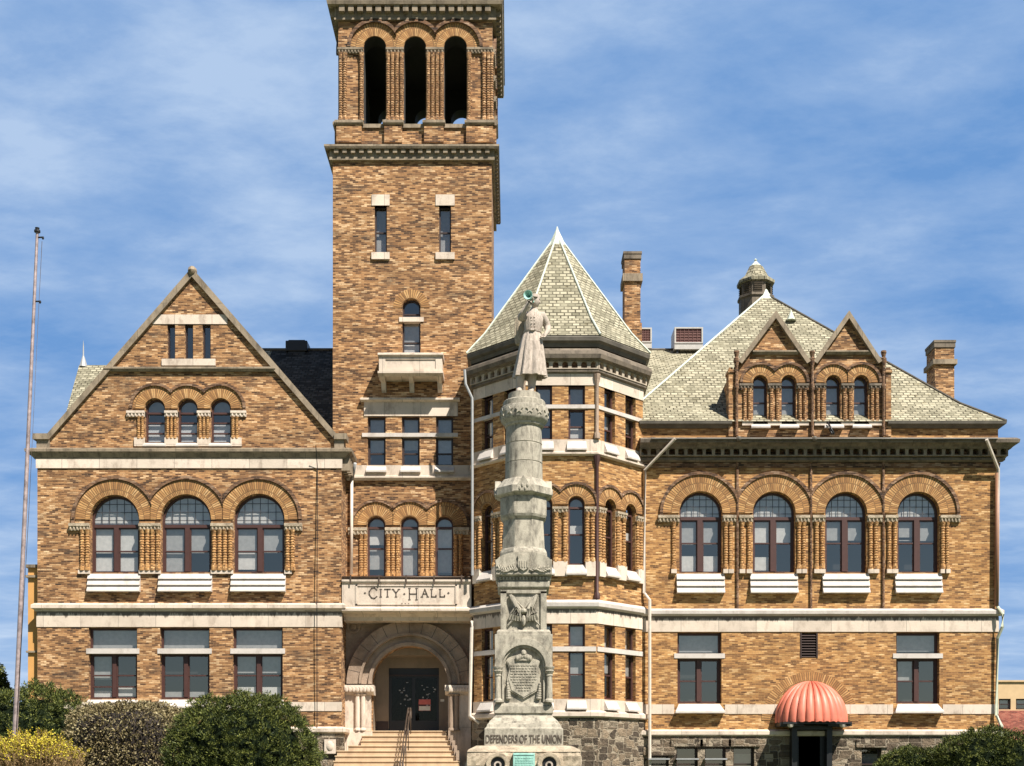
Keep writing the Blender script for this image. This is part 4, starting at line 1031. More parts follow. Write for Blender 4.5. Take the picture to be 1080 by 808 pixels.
# ventilator lantern behind the ridge
VY = 13.0; V = front(VY); vx = V.U(797)
mb = MB(); mb.lathe(vx, VY, [(.92, 15.5), (.92, V.Z(318)), (1.0, V.Z(317)), (1.0, V.Z(314.5)), (.86, V.Z(314)), (.86, V.Z(301))], 8, sm=False, rot=PI/8)
for k in range(8):
    a0 = PI/8+k*PI/4
    for i in range(5):
        z = V.Z(313)+(V.Z(302.5)-V.Z(313))*i/5
        A_ = Vector((math.cos(a0+.12), math.sin(a0+.12), 0)); B_ = Vector((math.cos(a0+PI/4-.12), math.sin(a0+PI/4-.12), 0))
        o = Vector((vx, VY, z)); up = Vector((0, 0, .07))
        mb.face([o+A_*.93, o+B_*.93, o+B_*.82+up, o+A_*.82+up])
vent = mb.build('ventilator', M['stone_dirty'], HALL)
h = MB(); h.lathe(vx, VY, [(.8, V.Z(302)), (1.02, V.Z(301.5)), (1.04, V.Z(298.5)), (.68, V.Z(293)), (.38, V.Z(282)), (.34, V.Z(281.5))], 8, sm=False, rot=PI/8); h.build('ventilator_roof', M['slate'], vent)
h = MB(); h.lathe(vx, VY, [(.34, V.Z(281.5)), (.18, V.Z(278.5)), (.05, V.Z(275.5)), (.09, V.Z(274.3)), (0, V.Z(272.5))], 8); h.build('finial', M['copper'], vent)
# chimneys
def chimney(y, x0, x1, yb_, yt, mids, dep, capo=.9):
    Fc = front(y); u0, u1 = Fc.U(x0), Fc.U(x1); mb = MB()
    o = Fc.M(capo)
    mb.box(Fc, u0, u1, yb_, Fc.Z(yt+8), -dep, 0); 
    c = mb.build('chimney', M['brick_dark'] if False else M['brick_old'], HALL)
    mb = MB(); mb.box(Fc, u0-o, u1+o, Fc.Z(yt+7.5), Fc.Z(yt+2.5), -dep-o, o); mb.box(Fc, u0-o*1.6, u1+o*1.6, Fc.Z(yt+2.5), Fc.Z(yt), -dep-o*1.6, o*1.6); mb.build('chimney_cap', M['stone_dirty'], c)
    for z0, z1, p in mids: 
        mb = MB(); mb.box(Fc, u0-p, u1+p, Fc.Z(z1), Fc.Z(z0), -dep-p, p); mb.build('chimney_band', M['coping'], c)
chimney(6.5, 658.8, 675.5, 19, 265.5, [(289, 297, .1)], 1.2)
mb = MB(); Fc = front(6.5); mb.box(Fc, Fc.U(657.5), Fc.U(676.8), 19, Fc.Z(341), -1.3, .08); mb.build('chimney_base', M['brick_old'], HALL)
chimney(9.0, 986, 1006.5, 17.5, 359, [(379.5, 384.5, .12)], 1.3)
# double gabled dormer
DG = Fr((0, WY, 0), (1, 0, 0), (0, -1, 0), 56+WY); n1 = .1
xs0, xs1 = 771.5, 934.5
GX = [(817, 776, 855), (893.8, 855, 930)]
outer = [(U(xs0), Z(461.5)), (U(xs1), Z(461.5)), (U(xs1), Z(393)), (U(930), Z(384)), (U(893.8), Z(337)), (U(855), Z(384)), (U(817), Z(337)), (U(776), Z(384)), (U(xs0), Z(393))]
RW_D = [(793.6, 808.8), (823.6, 839), (870.6, 886), (900, 915.2)]
holes = [archpoly(U(a), U(b), Z(447), Z(404.5)) for a, b in RW_D]
mb = MB(); mb.wall(DG, outer, holes, -.4, n1)
mb.box(Fr((U(xs0), WY, 0), (0, 1, 0), (-1, 0, 0)), .4, 3.2, Z(461), Z(393), -.3, 0); mb.box(Fr((U(xs1), WY, 0), (0, 1, 0), (1, 0, 0)), .4, 3.2, Z(461), Z(393), -.3, 0)
mb.build('dormer_wall', M['brick_old'], HALL)
Dn = Fr((0, WY-n1, 0), (1, 0, 0), (0, -1, 0), 56+WY)
for i, (a, b) in enumerate(RW_D):
    ua, ub = U(a), U(b); uc = (ua+ub)/2; r = (ub-ua)/2
    w = window(Dn, ua, ub, Z(447), 0, zs=Z(404.5), rec=.34, fr=.07, trans=[(Z(407), .07)], rails=[Z(424)], blinds=[(ua, ub, Z(446), Z(425), 'blind_grey')], shade=(Z(424), 'blind_grey'))
    sill(Dn, w, ua-.1, ub+.1, Z(453), Z(447.2), .2, .04)
    half = W.M(15.1); inner = i % 2
    arch_ring(Dn, w, uc, Z(404.5), r, W.M(18.5), W.M(2.8), half if inner else 9e9, half if not inner else 9e9, drop=W.M(8))
for a, b, cs in ((779, 793.5, (785, 790)), (809, 823.4, (813, 819.5)), (839.2, 852, (843, 848)), (858, 870.4, (862, 867)), (886.2, 899.8, (890, 896)), (915.4, 929, (919, 924))):
    impost(Dn, U(a), U(b), Z(411.5), Z(406), .13, 'stone_dirty')
    for c in cs: colonnette(Dn, U(c), Z(446), Z(411), W.M(1.9), .03, .15, .15, 'brick_old', seg=8)
    box_part('base_block', Dn, U(a+3 if a < 800 else a), U(b), Z(450), Z(444.5), -.1, .1, 'stone')
for px, top in ((776, 372), (855.5, 371), (930.5, 372)):
    mb = MB(); p = Dn.P(U(px), 0, .1); r = W.M(1.65)
    mb.lathe(p.x, p.y, [(r*1.2, Z(461)), (r, Z(457)), (r, Z(413)), (r*1.5, Z(411)), (r*1.5, Z(407)), (r, Z(405)), (r, Z(388)), (r*1.9, Z(384)), (r*1.9, Z(380)), (r*1.1, Z(378.5)), (r*1.5, Z(375.5)), (r*1.9, Z(373.5)), (r*1.6, Z(371.8)), (0, Z(371))], 10); mb.build('pinnacle', M['brick_dark'], HALL)
for a, b in ((768, 773), (933.5, 939)):
    mb = MB(); mb.box(Dn, U(a), U(b), Z(461), Z(394), -.6, .03); mb.box(Dn, U(a-.8), U(b+.8), Z(394), Z(391), -.65, .08); mb.box(Dn, U(a+.5), U(b-.5), Z(391), Z(388.5), -.5, .0); mb.build('buttress', M['brick_old'], HALL)
for gx, ga, gb in GX:
    mb = MB(); t = W.M(4.6)
    for e in (ga, gb):
        s = 1 if e > gx else -1
        ax, az, bx, bz = U(gx), Z(330), U(e-s*1.5), Z(383)
        dx, dz = bx-ax, bz-az; ln = math.hypot(dx, dz)
        mb.wall(Dn, [(ax, az), (bx, bz), (bx-s*abs(dz)/ln*t, bz-abs(dx)/ln*t), (ax, az-t*1.75)], [], -.45, .2)
    mb.build('dormer_coping', M['coping'], HALL)
    mb = MB(); mb.run(Dn, U(gx-24), U(gx+24), [(-.1, Z(375.5)), (.08, Z(375.5)), (.16, Z(373)), (.16, Z(371.5)), (-.1, Z(370))]); mb.build('string_course', M['coping'], HALL)
    mb = MB()
    for e in (ga, gb):
        mb.face([W.P(U(gx), Z(333), -.1), W.P(U(e), Z(386), -.1), W.P(U(e), Z(386), -5.6), W.P(U(gx), Z(333), -5.6)])
    mb.build('dormer_roof', M['slate'], HALL)
# ---- awning over the side door, door and its frame
mb = MB(); au_ = U(854.2); ar = W.M(38.4); z0 = Z(760); hz = Z(718.5)-Z(760); NS = 9; sub = 8
def dome(a, e, k=1.0):                              # a: azimuth 0..pi, e: 0..pi/2
    return W.P(au_+ar*k*math.cos(a)*math.cos(e), z0+hz*k*math.sin(e), .1+ar*.96*k*math.sin(a)*math.cos(e))
na, ne = 13*6, 14
P_ = {}
for i in range(na+1):
    ph = (i % 6)/6; kk = .94+.06*math.sqrt(max(0, math.sin(PI*ph)))
    for jx in range(ne+1): P_[i, jx] = dome(PI*i/na, PI/2*jx/ne, kk)
for i in range(na):
    for jx in range(ne): mb.face([P_[i, jx], P_[i+1, jx], P_[i+1, jx+1], P_[i, jx+1]] if jx < ne-1 else [P_[i, jx], P_[i+1, jx], P_[i, jx+1]], 0, None, True)
    a, b = P_[i, 0], P_[i+1, 0]; dn = Vector((0, 0, -.11-.02*math.sin(i*1.3)))
    mb.face([a, b, b+dn, a+dn])
awn = mb.build('awning', M['canvas'], HALL)
mb = MB()
for sgn in (-1, 1): mb.box(W, au_+sgn*1.0-.5, au_+sgn*1.0+.5, Z(767), Z(763.2), .12, 1.1)
mb.box(W, U(819), U(890), Z(765), Z(763), .12, 1.3); mb.build('soffit', M['black'], awn)
for px in (827.5, 881.5):
    mb = MB(); p = W.P(U(px), Z(766), 1.15); mb.lathe(p.x, p.y, [(.0, p.z-.12), (.11, p.z-.08), (.14, p.z+.0), (.12, p.z+.08), (.05, p.z+.1)], 10); mb.build('flood_lamp', M['white_paint'], awn)
mb = MB(); mb.ring(W, au_, Z(760), W.M(40), W.M(51), -.05, .02, seg=36); mb.build('arch_ring', M['voussoir'], HALL)
mb = MB(); 
for a, b in ((837.5, 841.5), (864, 868.5)): mb.box(W, U(a), U(b), ZB+.1, Z(770), -.2, .14)
mb.box(W, U(841.5), U(864), Z(772.5), Z(768), -.2, .14); mb.box(W, U(832), U(837.5), ZB+.1, Z(770), .1, .6); mb.box(W, U(868.5), U(874), ZB+.1, Z(770), .1, .6); mb.box(W, U(832), U(874), Z(770), Z(766), .1, .62)
dfm = mb.build('side_door', M['black'], HALL)
mb = MB(); mb.face([W.P(U(841.5), ZB+.2, -.1), W.P(U(864), ZB+.2, -.1), W.P(U(864), Z(772), -.1), W.P(U(841.5), Z(772), -.1)]); mb.build('pane', M['glass'], dfm, merge=False)
mb = MB(); mb.box(W, U(843), U(850), Z(800), Z(785), -.09, -.08); mb.build('notice', M['paper'], dfm)
mb = MB(); mb.box(W, U(841.5), U(864), Z(801.5), Z(799.8), -.1, -.05); mb.build('push_bar', M['black'], dfm)
box_part('lobby_wall', W, U(841.6), U(863.9), ZB+.2, Z(772), -.55, -.5, 'lobby')
# ---- downspouts
def pipe(pts, r, mat): mb = MB(); mb.tube(pts, r, 7, sm=True); return mb.build('downspout', M[mat], HALL)
pipe([W.P(U(709.5), Z(468), .8), W.P(U(679.5), Z(497), .14), W.P(U(679.3), Z(626), .14), W.P(U(684.5), Z(634), .3), W.P(U(684.5), Z(815), .3)], .07, 'white_paint')
pipe([W.P(U(1033), Z(469), .82), W.P(U(1051), Z(496), .2), W.P(U(1050.5), Z(636), .16)], .07, 'white_paint')
pipe([W.P(U(1050.5), Z(500), .165), W.P(U(1049.5), Z(640), .165)], .095, 'pipe_brown')
pipe([W.P(U(1050), Z(640), .16), W.P(U(1054.5), Z(649), .34), W.P(U(1054), Z(662), .34), W.P(U(1050.5), Z(674), .16), W.P(U(1049.5), Z(755), .16), W.P(U(1053.5), Z(766), .3), W.P(U(1053.5), Z(800), .3)], .07, 'pipe_green')
pipe([L.P(L.U(366.5), L.Z(497), -1.45), L.P(L.U(366), L.Z(600), -1.45)], .07, 'white_paint')
pipe([L.P(L.U(372), L.Z(483), -.9), L.P(L.U(367), L.Z(497), -1.45)], .07, 'pipe_grey')
Q = front(WY-.35)
pipe([Q.P(Q.U(490), Q.Z(390), .0), Q.P(Q.U(491), Q.Z(405), .0), Q.P(Q.U(498), Q.Z(420), .0), Q.P(Q.U(498.2), Q.Z(607), .0)], .06, 'pipe_grey')
Q = front(WY-.3)
pipe([Q.P(Q.U(498), Q.Z(655), -.1), Q.P(Q.U(497.5), Q.Z(662), 0), Q.P(Q.U(495.5), Q.Z(755), 0), Q.P(Q.U(512), Q.Z(768), 0), Q.P(Q.U(520), Q.Z(770), 0)], .075, 'white_paint')
# small brace pole leaning on the second dormer sill
mb = MB(); mb.tube([W.P(U(871), Z(447), .3), W.P(U(876), Z(462), .6)], .04, 6); mb.tube([W.P(U(874), Z(462), .6), W.P(U(872.5), Z(455), .35)], .04, 6); mb.build('strut', M['black'], HALL)

# ================================================= rooftop machines
def hvac(y, x0, x1, y0, y1, z_base, dep, label, sideleft=True):
    Fh = front(y); u0, u1 = Fh.U(x0), Fh.U(x1); zt, zb = Fh.Z(y0), Fh.Z(y1); cxx = (u0+u1)/2
    t = thing('rooftop_unit', label, 'air conditioner', (cxx, y+dep/2, z_base), 'cooling units on the roof ridge')
    mb = MB(); e = .07
    mb.box(Fh, u0, u1, zb, zb+.28, -dep, -.03)
    mb.box(Fh, u0, u1, zt-e, zt, -dep, 0); mb.box(Fh, u0, u0+e, zb+.28, zt-e, -dep, 0); mb.box(Fh, u1-e, u1, zb+.28, zt-e, -dep, 0); mb.box(Fh, u0+e, u1-e, zb+.28, zb+.34, -dep, 0)
    mb.build('casing', M['hvac'], t)
    mb = MB(); mb.box(Fh, u0+e, u1-e, zb+.34, zt-e, -dep+.1, -.06)
    k = 6
    for i in range(1, k): u = u0+e+(u1-u0-2*e)*i/k; mb.box(Fh, u-.012, u+.012, zb+.34, zt-e, -.06, -.03)
    for i in range(1, 5): z = zb+.34+(zt-e-zb-.34)*i/5; mb.box(Fh, u0+e, u1-e, z-.012, z+.012, -.06, -.035)
    mb.build('grille', M['hvac_fin'], t)
    mb = MB()
    for u in (u0+.1, u1-.2): mb.box(Fh, u, u+.1, z_base-.4, zb, -dep+.1, -.1)
    mb.build('skid', M['black'], t)
hvac(7.3, 711.5, 741.5, 345, 368, rzr-.3, 1.4, 'grey rooftop cooling unit with rusty grille on the roof ridge left of the hipped roof')
hvac(7.9, 674, 687.5, 345.5, 367, rzr-.3, 1.3, 'rooftop cooling unit half hidden behind the tall middle chimney')
Fh = front(7.6); t = thing('exhaust_fan', 'black boxy exhaust unit on the dark slate ridge left of the bell tower', 'roof vent', (Fh.U(313), 8, rzr-.1))
mb = MB(); u0, u1 = Fh.U(301), Fh.U(324); mb.box(Fh, u0, u1, Fh.Z(370), Fh.Z(359), -1, 0); mb.box(Fh, u0+.12, u1-.12, Fh.Z(359), Fh.Z(357.5), -.9, -.1); mb.build('housing', M['black'], t, .06)
mb = MB(); mb.box(Fh, u0+.12, u1-.12, rzr-.4, Fh.Z(370), -.9, -.1); mb.build('curb', M['black'], t)
mb = MB(); mb.tube([Fh.P(u1, Fh.Z(368), -.4), Fh.P(u1+.25, Fh.Z(368), -.4), Fh.P(u1+.3, rzr-.3, -.4)], .04, 6); mb.build('conduit', M['pipe_grey'], t)
# ================================================= monument on the lawn
MX, MY, MD = .268, -26.0, 30.0
MON = thing('monument', 'tall grey granite war monument with round column and inscribed base on the lawn', 'monument', (MX, MY, 1.35))
def hw_front(wpx): return MD*wpx/(FPX+wpx)          # half width of a square block whose front face shows wpx half width
def zf_(py, hw=0.0): return CAMZ+(HOR-py)*(MD-hw)/FPX
def sqf(mb, rows, m=0):
    """stack of square frusta: rows of (half width px, py)"""
    pts = []
    for w, py in rows:
        h = hw_front(w); pts.append((h, zf_(py, h)))
    mb.lathe(MX, MY, [(h*math.sqrt(2), z) for h, z in pts], 4, m, False, PI/4)
def octo(mb, rows, seg=8, sm=False):
    mb.lathe(MX, MY, [(w*MD/FPX/(math.cos(PI/8) if seg == 8 else 1), zf_(py)) for w, py in rows], seg, 0, sm, PI/8)
G = M['granite']
def mpart(name, fn, mat=None, bevel=.015):
    mb = MB(); fn(mb); return mb.build(name, mat or G, MON, bevel)
# rough base
def base(mb):
    h = hw_front(60); zt = zf_(793, h); zb = .9
    nx, nz = 26, 14
    for side in range(4):
        a = side*PI/2; c, s = math.cos(a), math.sin(a)
        def P(i, j):
            u = -h+2*h*i/nx; z = zb+(zt-zb)*j/nz; b = 0
            e = 0 < i < nx and j < nz
            q = Vector((u*2.6+side*9, z*2.6, 3.1))
            b = (noise.noise(q)*.09+abs(noise.noise(q*2.7))*.07) if e else 0
            if j == nz: b = -.02
            x, y = u, -h-b
            return Vector((MX+x*c-y*s, MY+x*s+y*c, z))
        for i in range(nx):
            for j in range(nz): mb.face([P(i, j), P(i+1, j), P(i+1, j+1), P(i, j+1)])
    sqf(mb, [(60, 793), (58.5, 790.5), (50, 786.5)])
b_ = mpart('base', base, M['carved'], 0)
mpart('plinth', lambda mb: sqf(mb, [(41.6, 788), (41.6, 768.2), (39.8, 767.5), (38.6, 764), (37, 762.5), (36, 760.5), (32, 757), (30, 755), (29.8, 752)]))
mpart('pedestal', lambda mb: (sqf(mb, [(31.2, 752.5), (31.2, 745), (30.2, 743), (29.6, 741)]), sqf(mb, [(27.5, 741.5), (27.5, 668)]), sqf(mb, [(27.5, 671), (28.5, 669.5), (28.5, 666), (26.5, 664)])))
hN = hw_front(27.5); NF = Fr((MX, MY-hN, 0), (1, 0, 0), (0, -1, 0)); kf = (MD-hN)/FPX; zN = lambda py: CAMZ+(HOR-py)*kf
# arched niche frame on the front
def niche(mb):
    mb.ring(NF, 0, zN(704), 23*kf, 30.5*kf, 0, .13, seg=28, uvs=False)
    mb.ring(NF, 0, zN(704), 20.5*kf, 23*kf, 0, .07, seg=28, uvs=False)
    for s in (-1, 1):
        mb.box(NF, min(s*23*kf, s*20.5*kf), max(s*23*kf, s*20.5*kf), zN(741), zN(704), 0, .07)
    outer = [(-30.5*kf, zN(704))]+[(30.5*kf*math.cos(PI-PI*k/20), zN(704)+30.5*kf*math.sin(PI-PI*k/20)) for k in range(21)]+[(30.5*kf, zN(704)), (30.5*kf, zN(669)), (-30.5*kf, zN(669))]
    mb.wall(NF, outer, [], -.02, .05)
mpart('niche_arch', niche)
for s in (-1, 1):
    def colm(mb):
        p = NF.P(s*27*kf, 0, .09); r = 3.4*kf
        mb.lathe(p.x, p.y, [(r*1.4, zN(741)), (r*1.4, zN(739)), (r, zN(737)), (r*.9, zN(714)), (r*1.1, zN(713)), (r*.95, zN(711.5)), (r*1.5, zN(708)), (r*1.2, zN(707)), (r*1.6, zN(704.5)), (r*1.6, zN(703.5))], 12)
    mpart('colonnette', colm, None, 0)
def shield(cx, top, w, h, F=NF, K_=kf):
    return [(cx-w, top), (cx-w*.5, top+h*.06), (cx, top), (cx+w*.5, top+h*.06), (cx+w, top), (cx+w*.86, top-h*.22), (cx+w, top-h*.5), (cx+w*.8, top-h*.8), (cx, top-h*1.0), (cx-w*.8, top-h*.8), (cx-w, top-h*.5), (cx-w*.86, top-h*.22)]
def plaque(mb):
    mb.prism(NF, shield(0, zN(697), 17.5*kf, 40*kf), 0, .05)
    mb.prism(NF, shield(0, zN(698.5), 15.8*kf, 37*kf), 0, .065)
    for i in range(9): mb.ell(NF.P((-7+14*i/8)*kf, zN(692+2.5*abs(i-4)/4), .07), 2.1*kf, .06, 3.4*kf, 7, 5)
    mb.ell(NF.P(0, zN(689), .08), 3*kf, .07, 3.4*kf); mb.run(NF, -8*kf, 8*kf, [(0, zN(697)), (.1, zN(697)), (.1, zN(694.5)), (0, zN(694.5))])
    for s in (-1, 1):
        for i in range(7): mb.ell(NF.P(s*(17-i*.2)*kf, zN(722+i*2.4), .06), (2.2+.35*i)*kf*.7, .06, 2.2*kf, 7, 5)
pq = mpart('shield_plaque', plaque, None, 0)
def lines(mb):
    r = random.Random(3)
    for i in range(10):
        z = zN(702.5+i*2.9); w = (13.6 if i < 6 else 13.5-(i-5)*2.0)*kf; u = -w
        while u < w:
            l = r.uniform(.03, .06); mb.box(NF, u, min(u+l, w), z, z+.028, .06, .078); u += l+r.uniform(.01, .03)
mb = MB(); lines(mb); mb.build('inscription', G, pq)
# die with flags
mpart('die', lambda mb: sqf(mb, [(24.2, 665), (24.2, 622), (26, 621)]))
hD = hw_front(24.2); DF = Fr((MX, MY-hD, 0), (1, 0, 0), (0, -1, 0)); kd = (MD-hD)/FPX; zD = lambda py: CAMZ+(HOR-py)*kd
def flags(mb):
    for s in (-1, 1):
        mb.box(DF, min(s*18*kd, s*24.2*kd), max(s*18*kd, s*24.2*kd), zD(664.5), zD(624), 0, .045)
        mb.tube([DF.P(-s*17*kd, zD(660), .06), DF.P(s*14*kd, zD(628), .06)], .022, 6)
        for i in range(5):                          # folds of the draped colours
            t = i/4
            a = DF.P(s*(14.5-3*t)*kd, zD(628+2*t), .05); b = DF.P(s*(9-5*t)*kd, zD(640+4*t), .09+.02*(i % 2)); c = DF.P(s*(13-9*t)*kd, zD(648+3*t), .09); d = DF.P(s*(15-12*t)*kd, zD(654+1.5*t), .06)
            mb.tube([a, b, c, d], .045, 6, r1=.03)
    mb.ell(DF.P(0, zD(655), .08), 2.6*kd, .08, 6*kd); mb.ell(DF.P(0, zD(645), .08), 4*kd, .08, 3*kd)
    mb.box(DF, -24.2*kd, 24.2*kd, zD(626), zD(622.5), 0, .045)
mpart('flag_relief', flags, M['granite'], 0)
def dent(mb):
    sqf(mb, [(25.5, 621), (27.5, 619), (27.5, 613), (26, 612.5), (26, 608.5), (29.5, 607), (30, 605.5), (30, 590)])
    h = hw_front(26)
    for sd in range(4):
        a = sd*PI/2-PI/2; n = Vector((math.cos(a), math.sin(a), 0)); F = Fr(Vector((MX, MY, 0))+n*h, (-n.y, n.x, 0), n); k = (MD-h)/FPX
        for i in range(15):
            u = (-24.5+49*i/14)*k; zz = CAMZ+(HOR-611)*k; mb.box(F, u-.022, u+.022, zz-.02, zz+.06, -.02, .05)
mpart('dentil_block', dent)
hE = hw_front(30); EF = Fr((MX, MY-hE, 0), (1, 0, 0), (0, -1, 0)); ke = (MD-hE)/FPX; zE = lambda py: CAMZ+(HOR-py)*ke
def crest(mb):
    out = [(-29*ke, zE(606))]+[(29*ke*math.cos(PI-PI*k/16), zE(593)+11*ke*math.sin(PI-PI*k/16)) for k in range(17)]+[(29*ke, zE(606))]
    mb.wall(EF, out, [], -.3, .04)
    mb.prism(EF, shield(0, zE(586.5), 6.5*ke, 16*ke), .03, .085)
    for i in range(4): mb.box(EF, (-4.4+i*2.6)*ke, (-3.4+i*2.6)*ke, zE(599), zE(592), .08, .1)
    for s in (-1, 1):
        for i in range(9):
            u = s*(7+i*2.3)*ke; z = zE(600-1.2*math.sin(i))
            mb.tube([EF.P(u, z-.03, .05), EF.P(u+s*.05, z+.06+.02*(i % 2), .07)], .03, 5, r1=.01); mb.tube([EF.P(u, z-.03, .05), EF.P(u+s*.07, z-.06, .07)], .03, 5, r1=.01)
        mb.tube([EF.P(s*6*ke, zE(601.5), .05), EF.P(s*27*ke, zE(598), .05)], .025, 5)
mpart('crest_relief', crest, M['granite'], 0)
mpart('octagonal_drum', lambda mb: octo(mb, [(25, 591), (24.5, 585), (23.5, 582.5), (22.2, 580.5), (20.8, 551), (23.2, 548.5), (24.2, 546), (24.2, 529), (23, 527), (27.5, 525.5), (28.3, 524.5), (28.3, 517.5), (20, 507.5)]))
def gabl(mb):
    for k in range(4):
        a = k*PI/2-PI/2; n = Vector((math.cos(a), math.sin(a), 0)); F = Fr(Vector((MX, MY, 0))+n*(28.6*MD/FPX), (-n.y, n.x, 0), n); kk = MD/FPX
        z0 = zf_(524.5); mb.prism(F, [(-11*kk, z0), (11*kk, z0), (0, z0+17*kk)], -.4, .03)
        for i in range(4): mb.ell(F.P((-4+2.7*i)*kk, z0+(3+(i % 2)*3)*kk, .03), .03, .03, .05, 6, 4)
mpart('gablets', gabl)
mpart('column', lambda mb: mb.lathe(MX+.01, MY, [(w*MD/FPX, zf_(p)) for w, p in ((19.8, 508), (19.6, 490.8), (19.1, 490.4), (19.1, 489.8), (19.6, 489.4), (19.2, 470.8), (18.7, 470.4), (18.7, 469.8), (19.2, 469.4), (18.6, 452))], 36), None, 0)
def capi(mb):
    mb.lathe(MX+.02, MY, [(w*MD/FPX, zf_(p)) for w, p in ((18.6, 452.5), (20.5, 451), (20.8, 449), (24, 446), (25, 444), (25.2, 433), (24.6, 431.5), (22.5, 431), (22.4, 425.5), (21.5, 424.5))], 36)
    mb.lathe(MX+.02, MY, [(17.2*MD/FPX, zf_(424.6)), (16.8*MD/FPX, zf_(416.6))], 24)
    for i in range(14):
        a = 2*PI*i/14-PI/2+PI/14; n = Vector((math.cos(a), math.sin(a), 0)); F = Fr(Vector((MX+.02, MY, 0))+n*(25*MD/FPX), (-n.y, n.x, 0), n)
        z = zf_(438.5); r0, r1 = .105, .045
        mb.wall(F, [((r0 if k % 2 == 0 else r1)*math.cos(PI/2+k*PI/5), z+(r0 if k % 2 == 0 else r1)*math.sin(PI/2+k*PI/5)) for k in range(10)], [], -.03, .02)
mpart('capital', capi, None, .008)
# inscription on the plinth
hP = hw_front(41.6); PF = Fr((MX, MY-hP, 0), (1, 0, 0), (0, -1, 0)); kp = (MD-hP)/FPX; zP = lambda py: CAMZ+(HOR-py)*kp
def text(name, body, width, height, loc, mat, parent, depth=.012, bold=.02):
    cu = bpy.data.curves.new(name, 'FONT'); cu.body = body; cu.align_x = 'CENTER'; cu.extrude = depth; cu.offset = bold
    ob = bpy.data.objects.new(name, cu); COL.objects.link(ob)
    bpy.context.view_layer.update()
    me = bpy.data.meshes.new_from_object(ob.evaluated_get(bpy.context.evaluated_depsgraph_get()))
    bpy.data.objects.remove(ob); bpy.data.curves.remove(cu)
    xs = [v.co.x for v in me.vertices]; ys = [v.co.y for v in me.vertices]
    sx = width/(max(xs)-min(xs)); sy = height/(max(ys)-min(ys)); mx = (max(xs)+min(xs))/2; my = min(ys)
    off = wloc(parent)
    for v in me.vertices:
        x, y, z = v.co; v.co = Vector((loc[0]+(x-mx)*sx, loc[1]-z, loc[2]+(y-my)*sy))-off
    me.materials.clear(); me.materials.append(mat)
    o = bpy.data.objects.new(name, me); COL.objects.link(o); o.parent = parent
    return o
text('inscription', 'DEFENDERS OF THE UNION', 80*kp, 8.6*kp, (MX, MY-hP-.004, zP(783.5)), M['ink'], MON, .012, .006)
# bronze tablet and wreath openings in the base
hB = hw_front(60); BF = Fr((MX, MY-hB-.1, 0), (1, 0, 0), (0, -1, 0)); kb = (MD-hB)/FPX; zBf = lambda py: CAMZ+(HOR-py)*kb
mb = MB(); mb.box(BF, -11.5*kb, 11.5*kb, zBf(822), zBf(794.5), -.1, .07); tb = mb.build('bronze_tablet', M['verdigris'], MON, .01)
mb = MB(); r_ = random.Random(9)
for i in range(9):
    u = -9*kb; 
    while u < 9*kb:
        l = r_.uniform(.03, .06); mb.box(BF, u, min(u+l, 9.3*kb), zBf(800+i*2.6), zBf(800+i*2.6)+.03, .07, .08); u += l+.02
mb.box(BF, -10.5*kb, 10.5*kb, zBf(796.6), zBf(796), .07, .082)
mb.build('inscription', M['verdigris'], tb)
for px in (-27.5, 26.5):
    mb = MB(); u = px*kb; z = zBf(806)
    mb.ring(BF, u, z, 7.5*kb, 12.5*kb, -.2, .09, seg=22, a0=0, a1=2*PI, uvs=False); o = mb.build('wreath_ring', M['carved'], MON, .02)
    mb = MB(); mb.ring(BF, u, z, .001, 7.6*kb, -.05, .02, seg=20, a0=0, a1=2*PI, uvs=False); mb.build('hollow_shade', M['black'], o)  # flat black disc painted in for the shade of the opening
    mb = MB(); mb.ring(BF, u, z-.02, 2.2*kb, 4*kb, .0, .07, seg=18, a0=-.6, a1=PI+.6, uvs=False); mb.build('scroll', M['granite_light'], o)

# ================================================= statue on top
SZ = zf_(416.6)
def S(px, py, dy=0.0): d = MD+dy; return Vector(((px-CX)*d/FPX, MY+dy, CAMZ+(HOR-py)*d/FPX))
STA = thing('statue', 'pale stone soldier in long belted coat blowing a green bugle on top of the column', 'statue', (S(558, 416)[0], MY, SZ))
def skin(name, chains, parent, mat, sub=2, extra=None):
    """chains: list of lists of (point, radius); first point of later chains may equal an existing one"""
    me = bpy.data.meshes.new(name); vs = []; es = []; rad = []
    def vid(p, r):
        for i, q in enumerate(vs):
            if (q-p).length < 1e-4: return i
        vs.append(p); rad.append(r); return len(vs)-1
    for ch in chains:
        ids = [vid(Vector(p), r) for p, r in ch]; es += list(zip(ids, ids[1:]))
    off = wloc(parent); me.from_pydata([v-off for v in vs], es, [])
    o = bpy.data.objects.new(name, me); COL.objects.link(o); o.parent = parent
    md = o.modifiers.new('skin', 'SKIN'); md.use_smooth_shade = True
    for i, sv in enumerate(me.skin_vertices[0].data): sv.radius = (rad[i], rad[i]); sv.use_root = (i == 0)
    sb = o.modifiers.new('sub', 'SUBSURF'); sb.levels = sub; sb.render_levels = sub
    bpy.context.view_layer.update()
    ev = o.evaluated_get(bpy.context.evaluated_depsgraph_get()); m2 = bpy.data.meshes.new_from_object(ev)
    o.modifiers.clear(); o.data = m2
    if extra:
        e = MB(); extra(e)
        bm = bmesh.new(); bm.from_mesh(m2); 
        base_ = len(e.v); vv = [bm.verts.new(v-off) for v in e.v]
        for idx, m, uv, sm in e.f:
            f = bm.faces.new([vv[k] for k in idx]); f.smooth = True
        bmesh.ops.remove_doubles(bm, verts=vv, dist=1e-4)
        bm.to_mesh(m2); bm.free()
    m2.materials.clear(); m2.materials.append(mat)
    for p in m2.polygons: p.use_smooth = True
    return o
pel, chest = S(560, 362), S(562, 338)
hd = S(564.3, 318.5, -.03)
